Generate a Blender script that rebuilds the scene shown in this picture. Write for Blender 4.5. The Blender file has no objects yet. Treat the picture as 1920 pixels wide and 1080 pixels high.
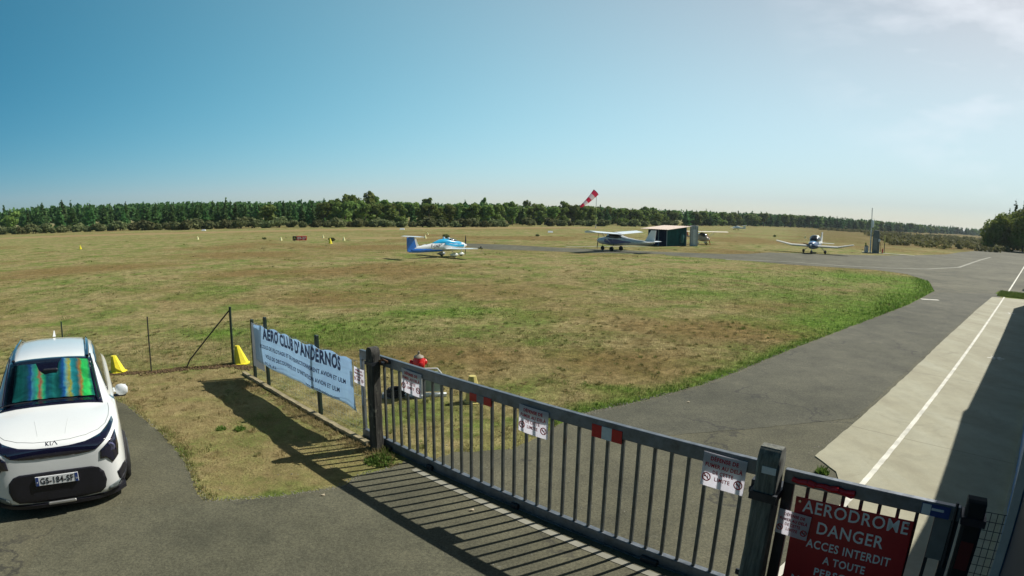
import bpy, bmesh, math, random
import numpy as np
from mathutils import Vector, Matrix
from mathutils.bvhtree import BVHTree
R = math.radians
random.seed(7); RNG = np.random.default_rng(11)
SC = bpy.context.scene
COL = SC.collection

# ------------------------------------------------------------------ camera
CAM_H = 3.45; PITCH = 0.12781; ROLL = 0.01219
cd = bpy.data.cameras.new('camera'); cam = bpy.data.objects.new('camera', cd); COL.objects.link(cam)
cd.type = 'PANO'
cd.sensor_width = 36.0; cd.sensor_height = 20.25; cd.sensor_fit = 'HORIZONTAL'
pc = cd if hasattr(cd, 'panorama_type') else cd.cycles
pc.panorama_type = 'FISHEYE_LENS_POLYNOMIAL'
pc.fisheye_fov = math.pi
pc.fisheye_polynomial_k0 = 0.0
pc.fisheye_polynomial_k1 = -0.0494148
pc.fisheye_polynomial_k2 = 0.0
pc.fisheye_polynomial_k3 = 6.869e-6
pc.fisheye_polynomial_k4 = 0.0
cd.clip_start = 0.02; cd.clip_end = 20000
sp, cp, sr, cr = math.sin(PITCH), math.cos(PITCH), math.sin(ROLL), math.cos(ROLL)
c_right = Vector((cr, sr * sp, sr * cp)); c_fwd = Vector((0, cp, -sp)); c_up = c_right.cross(c_fwd)
cam.matrix_world = Matrix(((c_right.x, c_up.x, -c_fwd.x, 0), (c_right.y, c_up.y, -c_fwd.y, 0),
                           (c_right.z, c_up.z, -c_fwd.z, CAM_H), (0, 0, 0, 1)))
SC.camera = cam

# ------------------------------------------------------------------ light
SUN_AZ, SUN_EL = 63.0, 46.0
w = bpy.data.worlds.new('World'); SC.world = w; w.use_nodes = True
wn, wl = w.node_tree.nodes, w.node_tree.links
wn.clear()
wo = wn.new('ShaderNodeOutputWorld'); bg = wn.new('ShaderNodeBackground'); sky = wn.new('ShaderNodeTexSky')
sky.sky_type = 'NISHITA'; sky.sun_disc = False
sky.sun_elevation = R(SUN_EL); sky.sun_rotation = R(SUN_AZ)
sky.air_density = 1.0; sky.dust_density = 0.35; sky.ozone_density = 1.5; sky.altitude = 0
bg.inputs[1].default_value = 0.079
tc = wn.new('ShaderNodeTexCoord')
# thin high cirrus: streaks stretched along one direction of the sky
mp = wn.new('ShaderNodeMapping'); mp.inputs['Rotation'].default_value = (0, R(-12), R(38)); mp.inputs['Scale'].default_value = (1.2, 5.0, 9.0)
cn = wn.new('ShaderNodeTexNoise'); cn.inputs['Scale'].default_value = 1.6; cn.inputs['Detail'].default_value = 5; cn.inputs['Roughness'].default_value = .55
cr1 = wn.new('ShaderNodeValToRGB'); cr1.color_ramp.elements[0].position = .47; cr1.color_ramp.elements[1].position = .80
dt = wn.new('ShaderNodeVectorMath'); dt.operation = 'DOT_PRODUCT'
ca, ce = R(52), R(24)
dt.inputs[1].default_value = (math.sin(ca) * math.cos(ce), math.cos(ca) * math.cos(ce), math.sin(ce))
mr = wn.new('ShaderNodeMapRange'); mr.inputs[1].default_value = .90; mr.inputs[2].default_value = 1.0; mr.clamp = True
ml = wn.new('ShaderNodeMath'); ml.operation = 'MULTIPLY'
mx = wn.new('ShaderNodeMix'); mx.data_type = 'RGBA'; mx.inputs[7].default_value = (8.2, 8.6, 9.2, 1)
wl.new(tc.outputs['Generated'], mp.inputs[0]); wl.new(mp.outputs[0], cn.inputs[0]); wl.new(cn.outputs[0], cr1.inputs[0])
wl.new(tc.outputs['Generated'], dt.inputs[0]); wl.new(dt.outputs['Value'], mr.inputs[0])
wl.new(cr1.outputs[0], ml.inputs[0]); wl.new(mr.outputs[0], ml.inputs[1])
def wmath(op, a, b=None, clamp=False):
    t = wn.new('ShaderNodeMath'); t.operation = op; t.use_clamp = clamp
    for i_, v_ in ((0, a), (1, b)):
        if v_ is None: continue
        if isinstance(v_, (int, float)): t.inputs[i_].default_value = v_
        else: wl.new(v_, t.inputs[i_])
    return t.outputs[0]
def wmix(mode, f, a, b):
    t = wn.new('ShaderNodeMix'); t.data_type = 'RGBA'; t.blend_type = mode
    for i_, v_ in ((0, f), (6, a), (7, b)):
        if isinstance(v_, (int, float)): t.inputs[i_].default_value = v_
        elif isinstance(v_, tuple): t.inputs[i_].default_value = v_
        else: wl.new(v_, t.inputs[i_])
    return t.outputs[2]
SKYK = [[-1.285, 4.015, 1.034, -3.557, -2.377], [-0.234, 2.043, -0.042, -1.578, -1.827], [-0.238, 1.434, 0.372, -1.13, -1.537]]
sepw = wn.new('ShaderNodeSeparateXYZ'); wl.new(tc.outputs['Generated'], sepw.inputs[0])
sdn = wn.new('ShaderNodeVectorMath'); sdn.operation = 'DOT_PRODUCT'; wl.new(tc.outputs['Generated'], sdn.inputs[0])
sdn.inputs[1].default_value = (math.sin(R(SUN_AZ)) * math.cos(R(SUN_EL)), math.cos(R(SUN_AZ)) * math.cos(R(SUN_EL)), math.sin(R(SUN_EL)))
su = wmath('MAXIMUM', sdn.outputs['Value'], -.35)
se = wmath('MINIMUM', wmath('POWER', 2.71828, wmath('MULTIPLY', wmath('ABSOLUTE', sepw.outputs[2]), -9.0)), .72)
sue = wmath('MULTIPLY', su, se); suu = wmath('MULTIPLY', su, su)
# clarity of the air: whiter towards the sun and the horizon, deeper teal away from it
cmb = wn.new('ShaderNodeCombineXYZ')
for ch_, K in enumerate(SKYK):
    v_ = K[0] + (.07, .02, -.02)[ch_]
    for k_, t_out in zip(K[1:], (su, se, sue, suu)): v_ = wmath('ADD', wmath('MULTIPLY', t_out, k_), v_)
    v_ = wmath('SUBTRACT', v_, wmath('MULTIPLY', wmath('MAXIMUM', wmath('SUBTRACT', sepw.outputs[2], .44), 0.0), 2.6))   # added darkening of the unseen zenith, deepens the shadows
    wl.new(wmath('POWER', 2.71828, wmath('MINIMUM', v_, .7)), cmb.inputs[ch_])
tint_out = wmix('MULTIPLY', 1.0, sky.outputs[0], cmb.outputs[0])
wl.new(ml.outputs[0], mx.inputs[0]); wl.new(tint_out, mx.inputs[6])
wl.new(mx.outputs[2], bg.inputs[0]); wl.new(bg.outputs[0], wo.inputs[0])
sd = bpy.data.lights.new('sun', 'SUN'); sd.energy = 3.6; sd.angle = R(.5); sd.color = (1.0, .965, .90)
so = bpy.data.objects.new('sun', sd); COL.objects.link(so)
S = Vector((math.sin(R(SUN_AZ)) * math.cos(R(SUN_EL)), math.cos(R(SUN_AZ)) * math.cos(R(SUN_EL)), math.sin(R(SUN_EL))))
so.rotation_euler = (-S).to_track_quat('-Z', 'Y').to_euler(); so.location = S * 60
SC.view_settings.view_transform = 'Standard'; SC.view_settings.look = 'None'
SC.view_settings.exposure = 0.55; SC.view_settings.gamma = 1; SC.view_settings.use_curve_mapping = False
SC.cycles.max_bounces = 6; SC.cycles.transparent_max_bounces = 12; SC.cycles.caustics_reflective = False; SC.cycles.caustics_refractive = False

# ------------------------------------------------------------------ survey helper: photo pixel -> point on the ground
def ground(px, py, z=0.0):
    u, v = (px - 960) / 1000, -(py - 540) / 1000
    r = math.hypot(u, v) + 1e-9; th = r / 1.0793 - 0.04528 * r ** 3
    x, zz, y = u / r * math.sin(th), v / r * math.sin(th), math.cos(th)
    d = c_right * x + c_up * zz + c_fwd * y
    k = (CAM_H - z) / -d.z
    return (d.x * k, d.y * k)
def G(*pts): return [ground(*p) for p in pts]

# ------------------------------------------------------------------ materials
def new_mat(name):
    m = bpy.data.materials.new(name); m.use_nodes = True
    return m, m.node_tree.nodes, m.node_tree.links, m.node_tree.nodes['Principled BSDF']
def nz(n, l, vec, scale, detail=3, rough=.6, dist=0):
    t = n.new('ShaderNodeTexNoise'); t.inputs['Scale'].default_value = scale; t.inputs['Detail'].default_value = detail
    t.inputs['Roughness'].default_value = rough; t.inputs['Distortion'].default_value = dist
    if vec: l.new(vec, t.inputs['Vector'])
    return t.outputs['Fac']
def ramp(n, l, fac, stops):
    t = n.new('ShaderNodeValToRGB'); e = t.color_ramp.elements
    while len(e) < len(stops): e.new(.5)
    for i, (p, c) in enumerate(stops): e[i].position = p; e[i].color = (*c, 1) if len(c) == 3 else c
    l.new(fac, t.inputs[0]); return t.outputs[0]
def mixc(n, l, fac, a, b, mode='MIX'):
    t = n.new('ShaderNodeMix'); t.data_type = 'RGBA'; t.blend_type = mode
    for s, v in ((0, fac), (6, a), (7, b)):
        if isinstance(v, (int, float)): t.inputs[s].default_value = v
        elif isinstance(v, tuple): t.inputs[s].default_value = (*v, 1)
        else: l.new(v, t.inputs[s])
    return t.outputs[2]
def math_(n, l, op, a, b=None, clamp=False):
    t = n.new('ShaderNodeMath'); t.operation = op; t.use_clamp = clamp
    for s, v in ((0, a), (1, b)):
        if v is None: continue
        if isinstance(v, (int, float)): t.inputs[s].default_value = v
        else: l.new(v, t.inputs[s])
    return t.outputs[0]
def bump(n, l, p, h, strength=.3, dist=.02):
    b = n.new('ShaderNodeBump'); b.inputs['Strength'].default_value = strength; b.inputs['Distance'].default_value = dist
    l.new(h, b.inputs['Height']); l.new(b.outputs[0], p.inputs['Normal'])
def M(name, col, rough=.6, metal=0, var=.15, scale=6, spec=.5, bmp=0, coat=0, emis=None):
    m, n, l, p = new_mat(name)
    p.inputs['Roughness'].default_value = rough; p.inputs['Metallic'].default_value = metal
    p.inputs['Specular IOR Level'].default_value = spec; p.inputs['Coat Weight'].default_value = coat; p.inputs['Coat Roughness'].default_value = .05
    tcn = n.new('ShaderNodeTexCoord')
    f = nz(n, l, tcn.outputs['Object'], scale, 4)
    lo = tuple(c * (1 - var) for c in col); hi = tuple(min(1, c * (1 + var)) for c in col)
    l.new(ramp(n, l, f, [(.3, lo), (.7, hi)]), p.inputs['Base Color'])
    if bmp:
        f2 = nz(n, l, tcn.outputs['Object'], scale * 4, 4); bump(n, l, p, f2, bmp, .01)
    if emis: p.inputs['Emission Color'].default_value = (*emis, 1); p.inputs['Emission Strength'].default_value = 1
    return m

def steel(name, col, rust=.62, metal=.35):
    m, n, l, p = new_mat(name); tcn = n.new('ShaderNodeTexCoord'); g = n.new('ShaderNodeNewGeometry')
    f = nz(n, l, tcn.outputs['Object'], 7, 5, .7); c = ramp(n, l, f, [(.3, tuple(x * .65 for x in col)), (.7, tuple(x * 1.4 for x in col))])
    mpn = n.new('ShaderNodeMapping'); mpn.inputs['Scale'].default_value = (9, 9, 3.5); l.new(tcn.outputs['Object'], mpn.inputs[0])
    r_ = ramp(n, l, nz(n, l, mpn.outputs[0], 1.3, 6, .75, .5), [(rust, (0, 0, 0)), (rust + .08, (.85, .85, .85))])
    l.new(mixc(n, l, r_, c, (.085, .042, .022)), p.inputs['Base Color']); p.inputs['Metallic'].default_value = metal
    l.new(ramp(n, l, f, [(.3, (.30, .30, .30)), (.7, (.55, .55, .55))]), p.inputs['Roughness'])
    bump(n, l, p, nz(n, l, tcn.outputs['Object'], 40, 3), .12, .004); return m
white_paint = M('white_paint', (.80, .82, .80), .18, 0, .02, 1.5, .5, 0, .8)
aircraft_white = M('aircraft_white', (.80, .81, .80), .3, 0, .03, 1, .5, 0, .4)
aircraft_grey = M('aircraft_grey', (.34, .36, .38), .35, .3, .1, 2)
aircraft_blue = M('aircraft_blue', (.02, .16, .60), .25, 0, .1, 2, .5, 0, .5)
aircraft_cyan = M('aircraft_cyan', (.02, .42, .72), .25, 0, .1, 2, .5, 0, .5)
navy = M('navy_paint', (.03, .06, .22), .3, 0, .1, 2)
black_plastic = M('black_plastic', (.012, .012, .018), .45, 0, .2, 8)
gloss_black = M('gloss_black', (.008, .008, .025), .08, 0, .2, 4, .6, 0, 1)
rubber = M('rubber', (.018, .018, .018), .85, 0, .3, 10)
chrome = M('chrome', (.55, .56, .58), .2, 1, .05)
dark_glass = M('dark_glass', (.012, .018, .022), .16, 0, .3, 3, .8, 0, .5)
galv = steel('galvanised_steel', (.150, .170, .190), .66)
bar_steel = steel('bar_steel', (.120, .132, .128), .62)
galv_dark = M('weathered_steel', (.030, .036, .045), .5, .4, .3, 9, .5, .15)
dark_green = M('dark_green_paint', (.012, .03, .022), .55, 0, .3, 9)
red_paint = M('red_paint', (.62, .02, .02), .4, 0, .15, 9)
tape_red = M('red_tape', (.55, .012, .015), .35, 0, .1, 20)
tape_white = M('white_tape', (.62, .68, .70), .35, 0, .08, 20)
yellow = M('yellow_plastic', (.80, .68, .03), .5, 0, .08, 6, .3)
cream = M('faded_yellow_plastic', (.58, .50, .17), .6, 0, .12, 6, .3)
ink_navy = M('navy_ink', (.018, .06, .20), .5, 0, .1)
ink_red = M('red_ink', (.50, .03, .06), .5, 0, .2)
ink_black = M('black_ink', (.015, .015, .02), .5, 0, .1)
ink_white = M('white_ink', (.78, .80, .80), .45, 0, .06)
orange = M('orange_paint', (.55, .13, .03), .5, 0, .1)
sky_blue = M('blue_cladding', (.06, .17, .36), .45, .1, .15, 3)
tan_wood = M('pale_wood', (.42, .33, .22), .7, 0, .15)

def translucent(name, col, tr, var=.06):
    m, n, l, p = new_mat(name)
    tcn = n.new('ShaderNodeTexCoord'); f = nz(n, l, tcn.outputs['Object'], 3, 4)
    c = ramp(n, l, f, [(.3, tuple(x * (1 - var) for x in col)), (.7, tuple(min(1, x * (1 + var)) for x in col))])
    l.new(c, p.inputs['Base Color']); p.inputs['Roughness'].default_value = .5
    t = n.new('ShaderNodeBsdfTranslucent'); l.new(c, t.inputs[0])
    s = n.new('ShaderNodeMixShader'); s.inputs[0].default_value = tr
    out = n['Material Output']; l.new(p.outputs[0], s.inputs[1]); l.new(t.outputs[0], s.inputs[2]); l.new(s.outputs[0], out.inputs[0])
    return m
banner_cloth = translucent('banner_vinyl', (.66, .82, .98), .52)
panel_plastic = translucent('sign_plastic', (.92, .91, .95), .68)
sock_red = translucent('windsock_red', (.75, .03, .10), .35)
sock_white = translucent('windsock_white', (.85, .80, .84), .35)

def wood_post():
    m, n, l, p = new_mat('weathered_timber')
    tcn = n.new('ShaderNodeTexCoord'); mpn = n.new('ShaderNodeMapping'); mpn.inputs['Scale'].default_value = (14, 14, 1.5)
    l.new(tcn.outputs['Object'], mpn.inputs[0])
    f = nz(n, l, mpn.outputs[0], 2.2, 6, .65); g = nz(n, l, tcn.outputs['Object'], 9, 5, .7)
    c = ramp(n, l, f, [(.25, (.012, .012, .012)), (.5, (.05, .048, .04)), (.75, (.13, .12, .10))])
    li = ramp(n, l, g, [(.55, (0, 0, 0)), (.68, (1, 1, 1))])
    l.new(mixc(n, l, li, c, (.17, .17, .13)), p.inputs['Base Color']); p.inputs['Roughness'].default_value = .9
    bump(n, l, p, f, .8, .02); return m
timber = wood_post()
timber_grey = wood_post(); timber_grey.name = 'lichen_timber'
for nd_ in timber_grey.node_tree.nodes:
    if nd_.type == 'VALTORGB' and abs(nd_.color_ramp.elements[0].position - .25) < .01:
        for e_, c_ in zip(nd_.color_ramp.elements, ((.05, .05, .045, 1), (.16, .165, .14, 1), (.28, .28, .24, 1))): e_.color = c_

def asphalt(name, lo, hi):
    m, n, l, p = new_mat(name)
    g = n.new('ShaderNodeNewGeometry'); P = g.outputs['Position']
    big = nz(n, l, P, .18, 5, .62, .6); mid = nz(n, l, P, 1.1, 5, .7); fine = nz(n, l, P, 34, 4, .85); grit = nz(n, l, P, 130, 2, .8)
    c = ramp(n, l, big, [(.28, lo), (.72, hi)])
    c = mixc(n, l, .55, c, ramp(n, l, mid, [(.28, (.45, .46, .46)), (.72, (1.50, 1.46, 1.36))]), 'MULTIPLY')
    c = mixc(n, l, .75, c, ramp(n, l, fine, [(.34, (.48, .48, .48)), (.66, (1.55, 1.54, 1.48))]), 'MULTIPLY')
    c = mixc(n, l, .6, c, ramp(n, l, grit, [(.35, (.6, .6, .6)), (.7, (1.5, 1.5, 1.45))]), 'MULTIPLY')
    # sealed cracks and pale scuffs
    wv = n.new('ShaderNodeTexNoise'); wv.inputs['Scale'].default_value = .33; wv.inputs['Detail'].default_value = 7; wv.inputs['Roughness'].default_value = .55
    l.new(P, wv.inputs[0])
    band = math_(n, l, 'ABSOLUTE', math_(n, l, 'SUBTRACT', wv.outputs[0], .53))
    crack = ramp(n, l, band, [(.0, (1, 1, 1)), (.008, (0, 0, 0))])
    br = ramp(n, l, nz(n, l, P, .5, 2), [(.48, (0, 0, 0)), (.56, (.7, .7, .7))])
    c = mixc(n, l, math_(n, l, 'MULTIPLY', crack, br), c, (.03, .03, .03))
    sc_ = ramp(n, l, nz(n, l, P, 2.3, 6, .7, 1.5), [(.66, (0, 0, 0)), (.74, (.45, .45, .45))])
    c = mixc(n, l, sc_, c, (.30, .29, .25))
    l.new(c, p.inputs['Base Color']); p.inputs['Roughness'].default_value = .85; p.inputs['Specular IOR Level'].default_value = .25
    bump(n, l, p, fine, .5, .012); return m
asphalt_road = asphalt('asphalt', (.072, .071, .047), (.146, .140, .098))

def concrete_mat():
    m, n, l, p = new_mat('concrete')
    g = n.new('ShaderNodeNewGeometry'); P = g.outputs['Position']
    mpn = n.new('ShaderNodeMapping'); mpn.inputs['Rotation'].default_value = (0, 0, R(-40)); mpn.inputs['Scale'].default_value = (.55, .16, 1)
    l.new(P, mpn.inputs[0])
    a = nz(n, l, mpn.outputs[0], 2.0, 5, .6, .4); b = nz(n, l, P, 3, 5, .7); f = nz(n, l, P, 60, 3, .8)
    c = ramp(n, l, a, [(.25, (.285, .262, .175)), (.5, (.345, .326, .225)), (.75, (.40, .39, .285))])
    c = mixc(n, l, .5, c, ramp(n, l, b, [(.3, (.8, .8, .8)), (.7, (1.18, 1.17, 1.14))]), 'MULTIPLY')
    c = mixc(n, l, .4, c, ramp(n, l, f, [(.3, (.8, .8, .8)), (.7, (1.2, 1.2, 1.2))]), 'MULTIPLY')
    dj = n.new('ShaderNodeVectorMath'); dj.operation = 'DOT_PRODUCT'; l.new(P, dj.inputs[0]); dj.inputs[1].default_value = (math.sin(R(50)), math.cos(R(50)), 0)
    fr2_ = math_(n, l, 'FRACT', math_(n, l, 'MULTIPLY', math_(n, l, 'ADD', dj.outputs['Value'], math_(n, l, 'MULTIPLY', b, .06)), .2))
    jl = ramp(n, l, fr2_, [(0, (1, 1, 1)), (.0035, (1, 1, 1)), (.005, (0, 0, 0))])
    c = mixc(n, l, math_(n, l, 'MULTIPLY', jl, .5), c, (.09, .085, .06))
    st_ = ramp(n, l, nz(n, l, P, .8, 6, .7, 1.2), [(.58, (0, 0, 0)), (.72, (.5, .5, .5))]); c = mixc(n, l, st_, c, (.20, .185, .125))
    l.new(c, p.inputs['Base Color']); p.inputs['Roughness'].default_value = .85
    bump(n, l, p, f, .25, .01); return m
concrete = concrete_mat()
paint_white = M('road_paint', (.66, .64, .54), .7, 0, .28, 3, .3)
paint_worn = M('worn_road_paint', (.30, .29, .23), .8, 0, .25, 1.2, .3)

def grass_nodes(n, l, P, green_attr=None, brown_attr=None, rust=None):
    big = nz(n, l, P, .055, 4, .6, .5); mid = nz(n, l, P, .42, 5, .65, .4); fin = nz(n, l, P, 4.5, 5, .75); vf = nz(n, l, P, 28, 4, .8)
    c = ramp(n, l, mid, [(.30, (.190, .150, .068)), (.42, (.290, .248, .128)), (.51, (.230, .218, .094)), (.60, (.150, .190, .055)), (.70, (.125, .178, .045))])
    og = ramp(n, l, math_(n, l, 'ADD', big, math_(n, l, 'MULTIPLY', rust, .22)), [(.50, (0, 0, 0)), (.68, (.85, .85, .85))])
    c = mixc(n, l, og, c, mixc(n, l, nz(n, l, P, 2.5, 5, .75), (.150, .105, .042), (.240, .168, .078)))
    if green_attr is not None:
        gn_ = ramp(n, l, math_(n, l, 'ADD', green_attr, math_(n, l, 'MULTIPLY', math_(n, l, 'SUBTRACT', nz(n, l, P, .9, 5, .7), .5), 1.15)), [(.30, (0, 0, 0)), (.95, (1, 1, 1))])
        c = mixc(n, l, gn_, c, mixc(n, l, nz(n, l, P, 3.5, 4, .7), (.085, .160, .026), (.160, .250, .046)))
        br_ = ramp(n, l, math_(n, l, 'ADD', brown_attr, math_(n, l, 'MULTIPLY', math_(n, l, 'SUBTRACT', nz(n, l, P, .5, 5, .7), .5), .9)), [(.35, (0, 0, 0)), (.9, (1, 1, 1))])
        c = mixc(n, l, br_, c, (.105, .058, .020))
    pale = ramp(n, l, nz(n, l, P, 1.3, 6, .75, 1.0), [(.58, (0, 0, 0)), (.75, (.65, .65, .65))])
    c = mixc(n, l, pale, c, (.31, .262, .125))
    c = mixc(n, l, .9, c, ramp(n, l, nz(n, l, P, 1.5, 6, .8, .4), [(.32, (.52, .55, .46)), (.68, (1.48, 1.44, 1.42))]), 'MULTIPLY')
    c = mixc(n, l, .9, c, ramp(n, l, fin, [(.30, (.48, .48, .42)), (.70, (1.45, 1.43, 1.42))]), 'MULTIPLY')
    c = mixc(n, l, .8, c, ramp(n, l, vf, [(.3, (.5, .5, .46)), (.7, (1.5, 1.5, 1.45))]), 'MULTIPLY')
    return c, fin, vf
def ground_mat():
    m, n, l, p = new_mat('dry_grass_ground')
    g = n.new('ShaderNodeNewGeometry'); P = g.outputs['Position']
    a = n.new('ShaderNodeAttribute'); a.attribute_name = 'cover'
    s = n.new('ShaderNodeSeparateColor'); l.new(a.outputs['Color'], s.inputs[0])
    c, fin, vf = grass_nodes(n, l, P, s.outputs[0], s.outputs[1], a.outputs['Alpha'])
    pm = ramp(n, l, math_(n, l, 'ADD', s.outputs[2], math_(n, l, 'MULTIPLY', math_(n, l, 'SUBTRACT', nz(n, l, P, 1.7, 6, .75, .6), .5), 1.1)), [(.35, (0, 0, 0)), (1.0, (.95, .95, .95))])
    c = mixc(n, l, pm, c, mixc(n, l, nz(n, l, P, 7, 4, .8), (.235, .160, .072), (.40, .30, .155)))
    l.new(c, p.inputs['Base Color']); p.inputs['Roughness'].default_value = 1; p.inputs['Specular IOR Level'].default_value = .05
    h = math_(n, l, 'ADD', fin, math_(n, l, 'MULTIPLY', vf, .5)); bump(n, l, p, h, .9, .06); return m
ground_m = ground_mat()
def blade_mat(name, a, b, cc):
    m, n, l, p = new_mat(name)
    at = n.new('ShaderNodeAttribute'); at.attribute_name = 'tone'
    c = ramp(n, l, at.outputs['Fac'], [(.0, a), (.5, b), (1, cc)])
    l.new(c, p.inputs['Base Color']); p.inputs['Roughness'].default_value = .8; p.inputs['Specular IOR Level'].default_value = .1
    t = n.new('ShaderNodeBsdfTranslucent'); l.new(c, t.inputs[0]); s = n.new('ShaderNodeMixShader'); s.inputs[0].default_value = .3
    l.new(p.outputs[0], s.inputs[1]); l.new(t.outputs[0], s.inputs[2]); l.new(s.outputs[0], n['Material Output'].inputs[0])
    return m
blade_m = blade_mat('grass_blades', (.35, .275, .135), (.185, .185, .066), (.115, .225, .036))
def leaf_mat(name, c0, c1, c2):
    m, n, l, p = new_mat(name)
    g = n.new('ShaderNodeNewGeometry'); oi = n.new('ShaderNodeObjectInfo')
    f = nz(n, l, g.outputs['Position'], .55, 4, .7)
    c = ramp(n, l, f, [(.3, c0), (.5, c1), (.72, c2)])
    hs = n.new('ShaderNodeHueSaturation'); l.new(c, hs.inputs['Color'])
    l.new(math_(n, l, 'ADD', math_(n, l, 'MULTIPLY', oi.outputs['Random'], .05), .475), hs.inputs['Hue'])
    l.new(math_(n, l, 'ADD', math_(n, l, 'MULTIPLY', oi.outputs['Random'], .7), .65), hs.inputs['Value'])
    l.new(hs.outputs[0], p.inputs['Base Color']); p.inputs['Roughness'].default_value = .75; p.inputs['Specular IOR Level'].default_value = .15
    t = n.new('ShaderNodeBsdfTranslucent'); l.new(hs.outputs[0], t.inputs[0]); s = n.new('ShaderNodeMixShader'); s.inputs[0].default_value = .38
    l.new(p.outputs[0], s.inputs[1]); l.new(t.outputs[0], s.inputs[2]); l.new(s.outputs[0], n['Material Output'].inputs[0])
    return m
pine_m = leaf_mat('pine_needles', (.050, .105, .030), (.085, .170, .048), (.135, .235, .070))
oak_m = leaf_mat('broad_leaves', (.10, .155, .034), (.175, .24, .055), (.26, .32, .09))
shrub_m = leaf_mat('shrub_leaves', (.115, .140, .058), (.170, .195, .080), (.23, .25, .11))
heath_m = leaf_mat('heath_leaves', (.14, .13, .05), (.17, .19, .07), (.26, .25, .11))
olive_m = leaf_mat('olive_leaves', (.12, .15, .025), (.19, .22, .04), (.28, .29, .07))
bark = M('bark', (.09, .07, .055), .9, 0, .3, 3)

# ------------------------------------------------------------------ object helpers
def tag(o, label=None, cat=None, group=None, kind=None):
    if label: o['label'] = label
    if cat: o['category'] = cat
    if group: o['group'] = group
    if kind: o['kind'] = kind
    return o
def empty(name, loc, rz=0, label=None, cat=None, group=None, rot=None):
    o = bpy.data.objects.new(name, None); COL.objects.link(o); o.empty_display_size = .2
    o.location = loc if len(loc) == 3 else (*loc, 0)
    o.rotation_euler = rot or (0, 0, rz); return tag(o, label, cat, group)
def copy_tree(o, parent=None):
    c = o.copy(); COL.objects.link(c); c.parent = parent
    for ch in list(o.children): copy_tree(ch, c)
    return c
class MB:
    def __init__(s): s.v = []; s.f = []; s.sm = False; s.fm = []; s.mi = 0
    def add(s, vs, fs):
        o = len(s.v); s.v += [tuple(v) for v in vs]; s.f += [tuple(i + o for i in f) for f in fs]; s.fm += [s.mi] * len(fs); return s
    def box(s, c, d, rz=0, m=None):
        hx, hy, hz = d[0] / 2, d[1] / 2, d[2] / 2
        vs = [Vector((x, y, z)) for x in (-hx, hx) for y in (-hy, hy) for z in (-hz, hz)]
        mt = Matrix.Translation(c) @ (m if m else Matrix.Rotation(rz, 4, 'Z'))
        return s.add([mt @ v for v in vs], [(0, 1, 3, 2), (4, 6, 7, 5), (0, 4, 5, 1), (2, 3, 7, 6), (0, 2, 6, 4), (1, 5, 7, 3)])
    def bevbox(s, c, d, b=.01, rz=0):
        x, y, z = d[0] / 2, d[1] / 2, d[2] / 2
        ring = [(x - b, y), (x, y - b), (x, -y + b), (x - b, -y), (-x + b, -y), (-x, -y + b), (-x, y - b), (-x + b, y)]
        ring = ring[::-1]
        mt = Matrix.Translation(c) @ Matrix.Rotation(rz, 4, 'Z')
        def sc(r, k): return [(px * (1 - k / x if x > k else 1), py * (1 - k / y if y > k else 1)) for px, py in r]
        L = [(sc(ring, b), -z), (ring, -z + b), (ring, z - b), (sc(ring, b), z)]
        return s.loft([[mt @ Vector((px, py, zz)) for px, py in r] for r, zz in L])
    def loft(s, rings, cap=True, closed=True):
        n = len(rings[0]); o = len(s.v); vs = [p for r in rings for p in r]; fs = []
        for i in range(len(rings) - 1):
            for j in range(n if closed else n - 1):
                k = (j + 1) % n; fs.append((i * n + j, i * n + k, (i + 1) * n + k, (i + 1) * n + j))
        if cap and closed: fs.append(tuple(range(n))[::-1]); fs.append(tuple((len(rings) - 1) * n + j for j in range(n)))
        return s.add(vs, fs)
    def tube(s, pts, r, n=8, cap=True):
        pts = [Vector(p) for p in pts]; rs = r if isinstance(r, (list, tuple)) else [r] * len(pts); rings = []
        up = None
        for i, p in enumerate(pts):
            t = (pts[min(i + 1, len(pts) - 1)] - pts[max(i - 1, 0)]).normalized()
            if up is None: up = Vector((0, 0, 1)) if abs(t.z) < .9 else Vector((1, 0, 0))
            a = t.cross(up).normalized(); b = a.cross(t).normalized(); up = b
            rings.append([p + (a * math.cos(q) + b * math.sin(q)) * rs[i] for q in [2 * math.pi * k / n for k in range(n)]])
        return s.loft(rings, cap)
    def lathe(s, prof, c=(0, 0, 0), n=20, axis='Z'):
        rings = []
        for r, z in prof:
            ring = []
            for k in range(n):
                a = 2 * math.pi * k / n; x, y = r * math.cos(a), r * math.sin(a)
                v = (x, y, z) if axis == 'Z' else ((z, x, y) if axis == 'X' else (y, z, x))
                ring.append((v[0] + c[0], v[1] + c[1], v[2] + c[2]))
            rings.append(ring)
        return s.loft(rings)
    def poly(s, pts, z0, z1):
        n = len(pts); vs = [(x, y, z0) for x, y in pts] + [(x, y, z1) for x, y in pts]
        return s.add(vs, [tuple(range(n))[::-1], tuple(range(n, 2 * n))] + [(i, (i + 1) % n, n + (i + 1) % n, n + i) for i in range(n)])
    def build(s, name, mat, parent=None, smooth=False, loc=None, bevel=0):
        me = bpy.data.meshes.new(name); me.from_pydata(s.v, [], s.f)
        for m_ in (mat if isinstance(mat, list) else [mat]): me.materials.append(m_)
        if isinstance(mat, list): me.polygons.foreach_set('material_index', s.fm)
        bm = bmesh.new(); bm.from_mesh(me); bmesh.ops.recalc_face_normals(bm, faces=bm.faces)
        if bevel: bmesh.ops.bevel(bm, geom=bm.edges[:], offset=bevel, segments=2, affect='EDGES', profile=.5)
        bm.to_mesh(me); bm.free()
        if smooth:
            me.polygons.foreach_set('use_smooth', [True] * len(me.polygons))
            if smooth != 'all':
                try: me.set_sharp_from_angle(angle=R(smooth if not isinstance(smooth, bool) else 40))
                except Exception: pass
        o = bpy.data.objects.new(name, me); COL.objects.link(o); o.parent = parent
        if loc: o.location = loc
        return o
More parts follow.
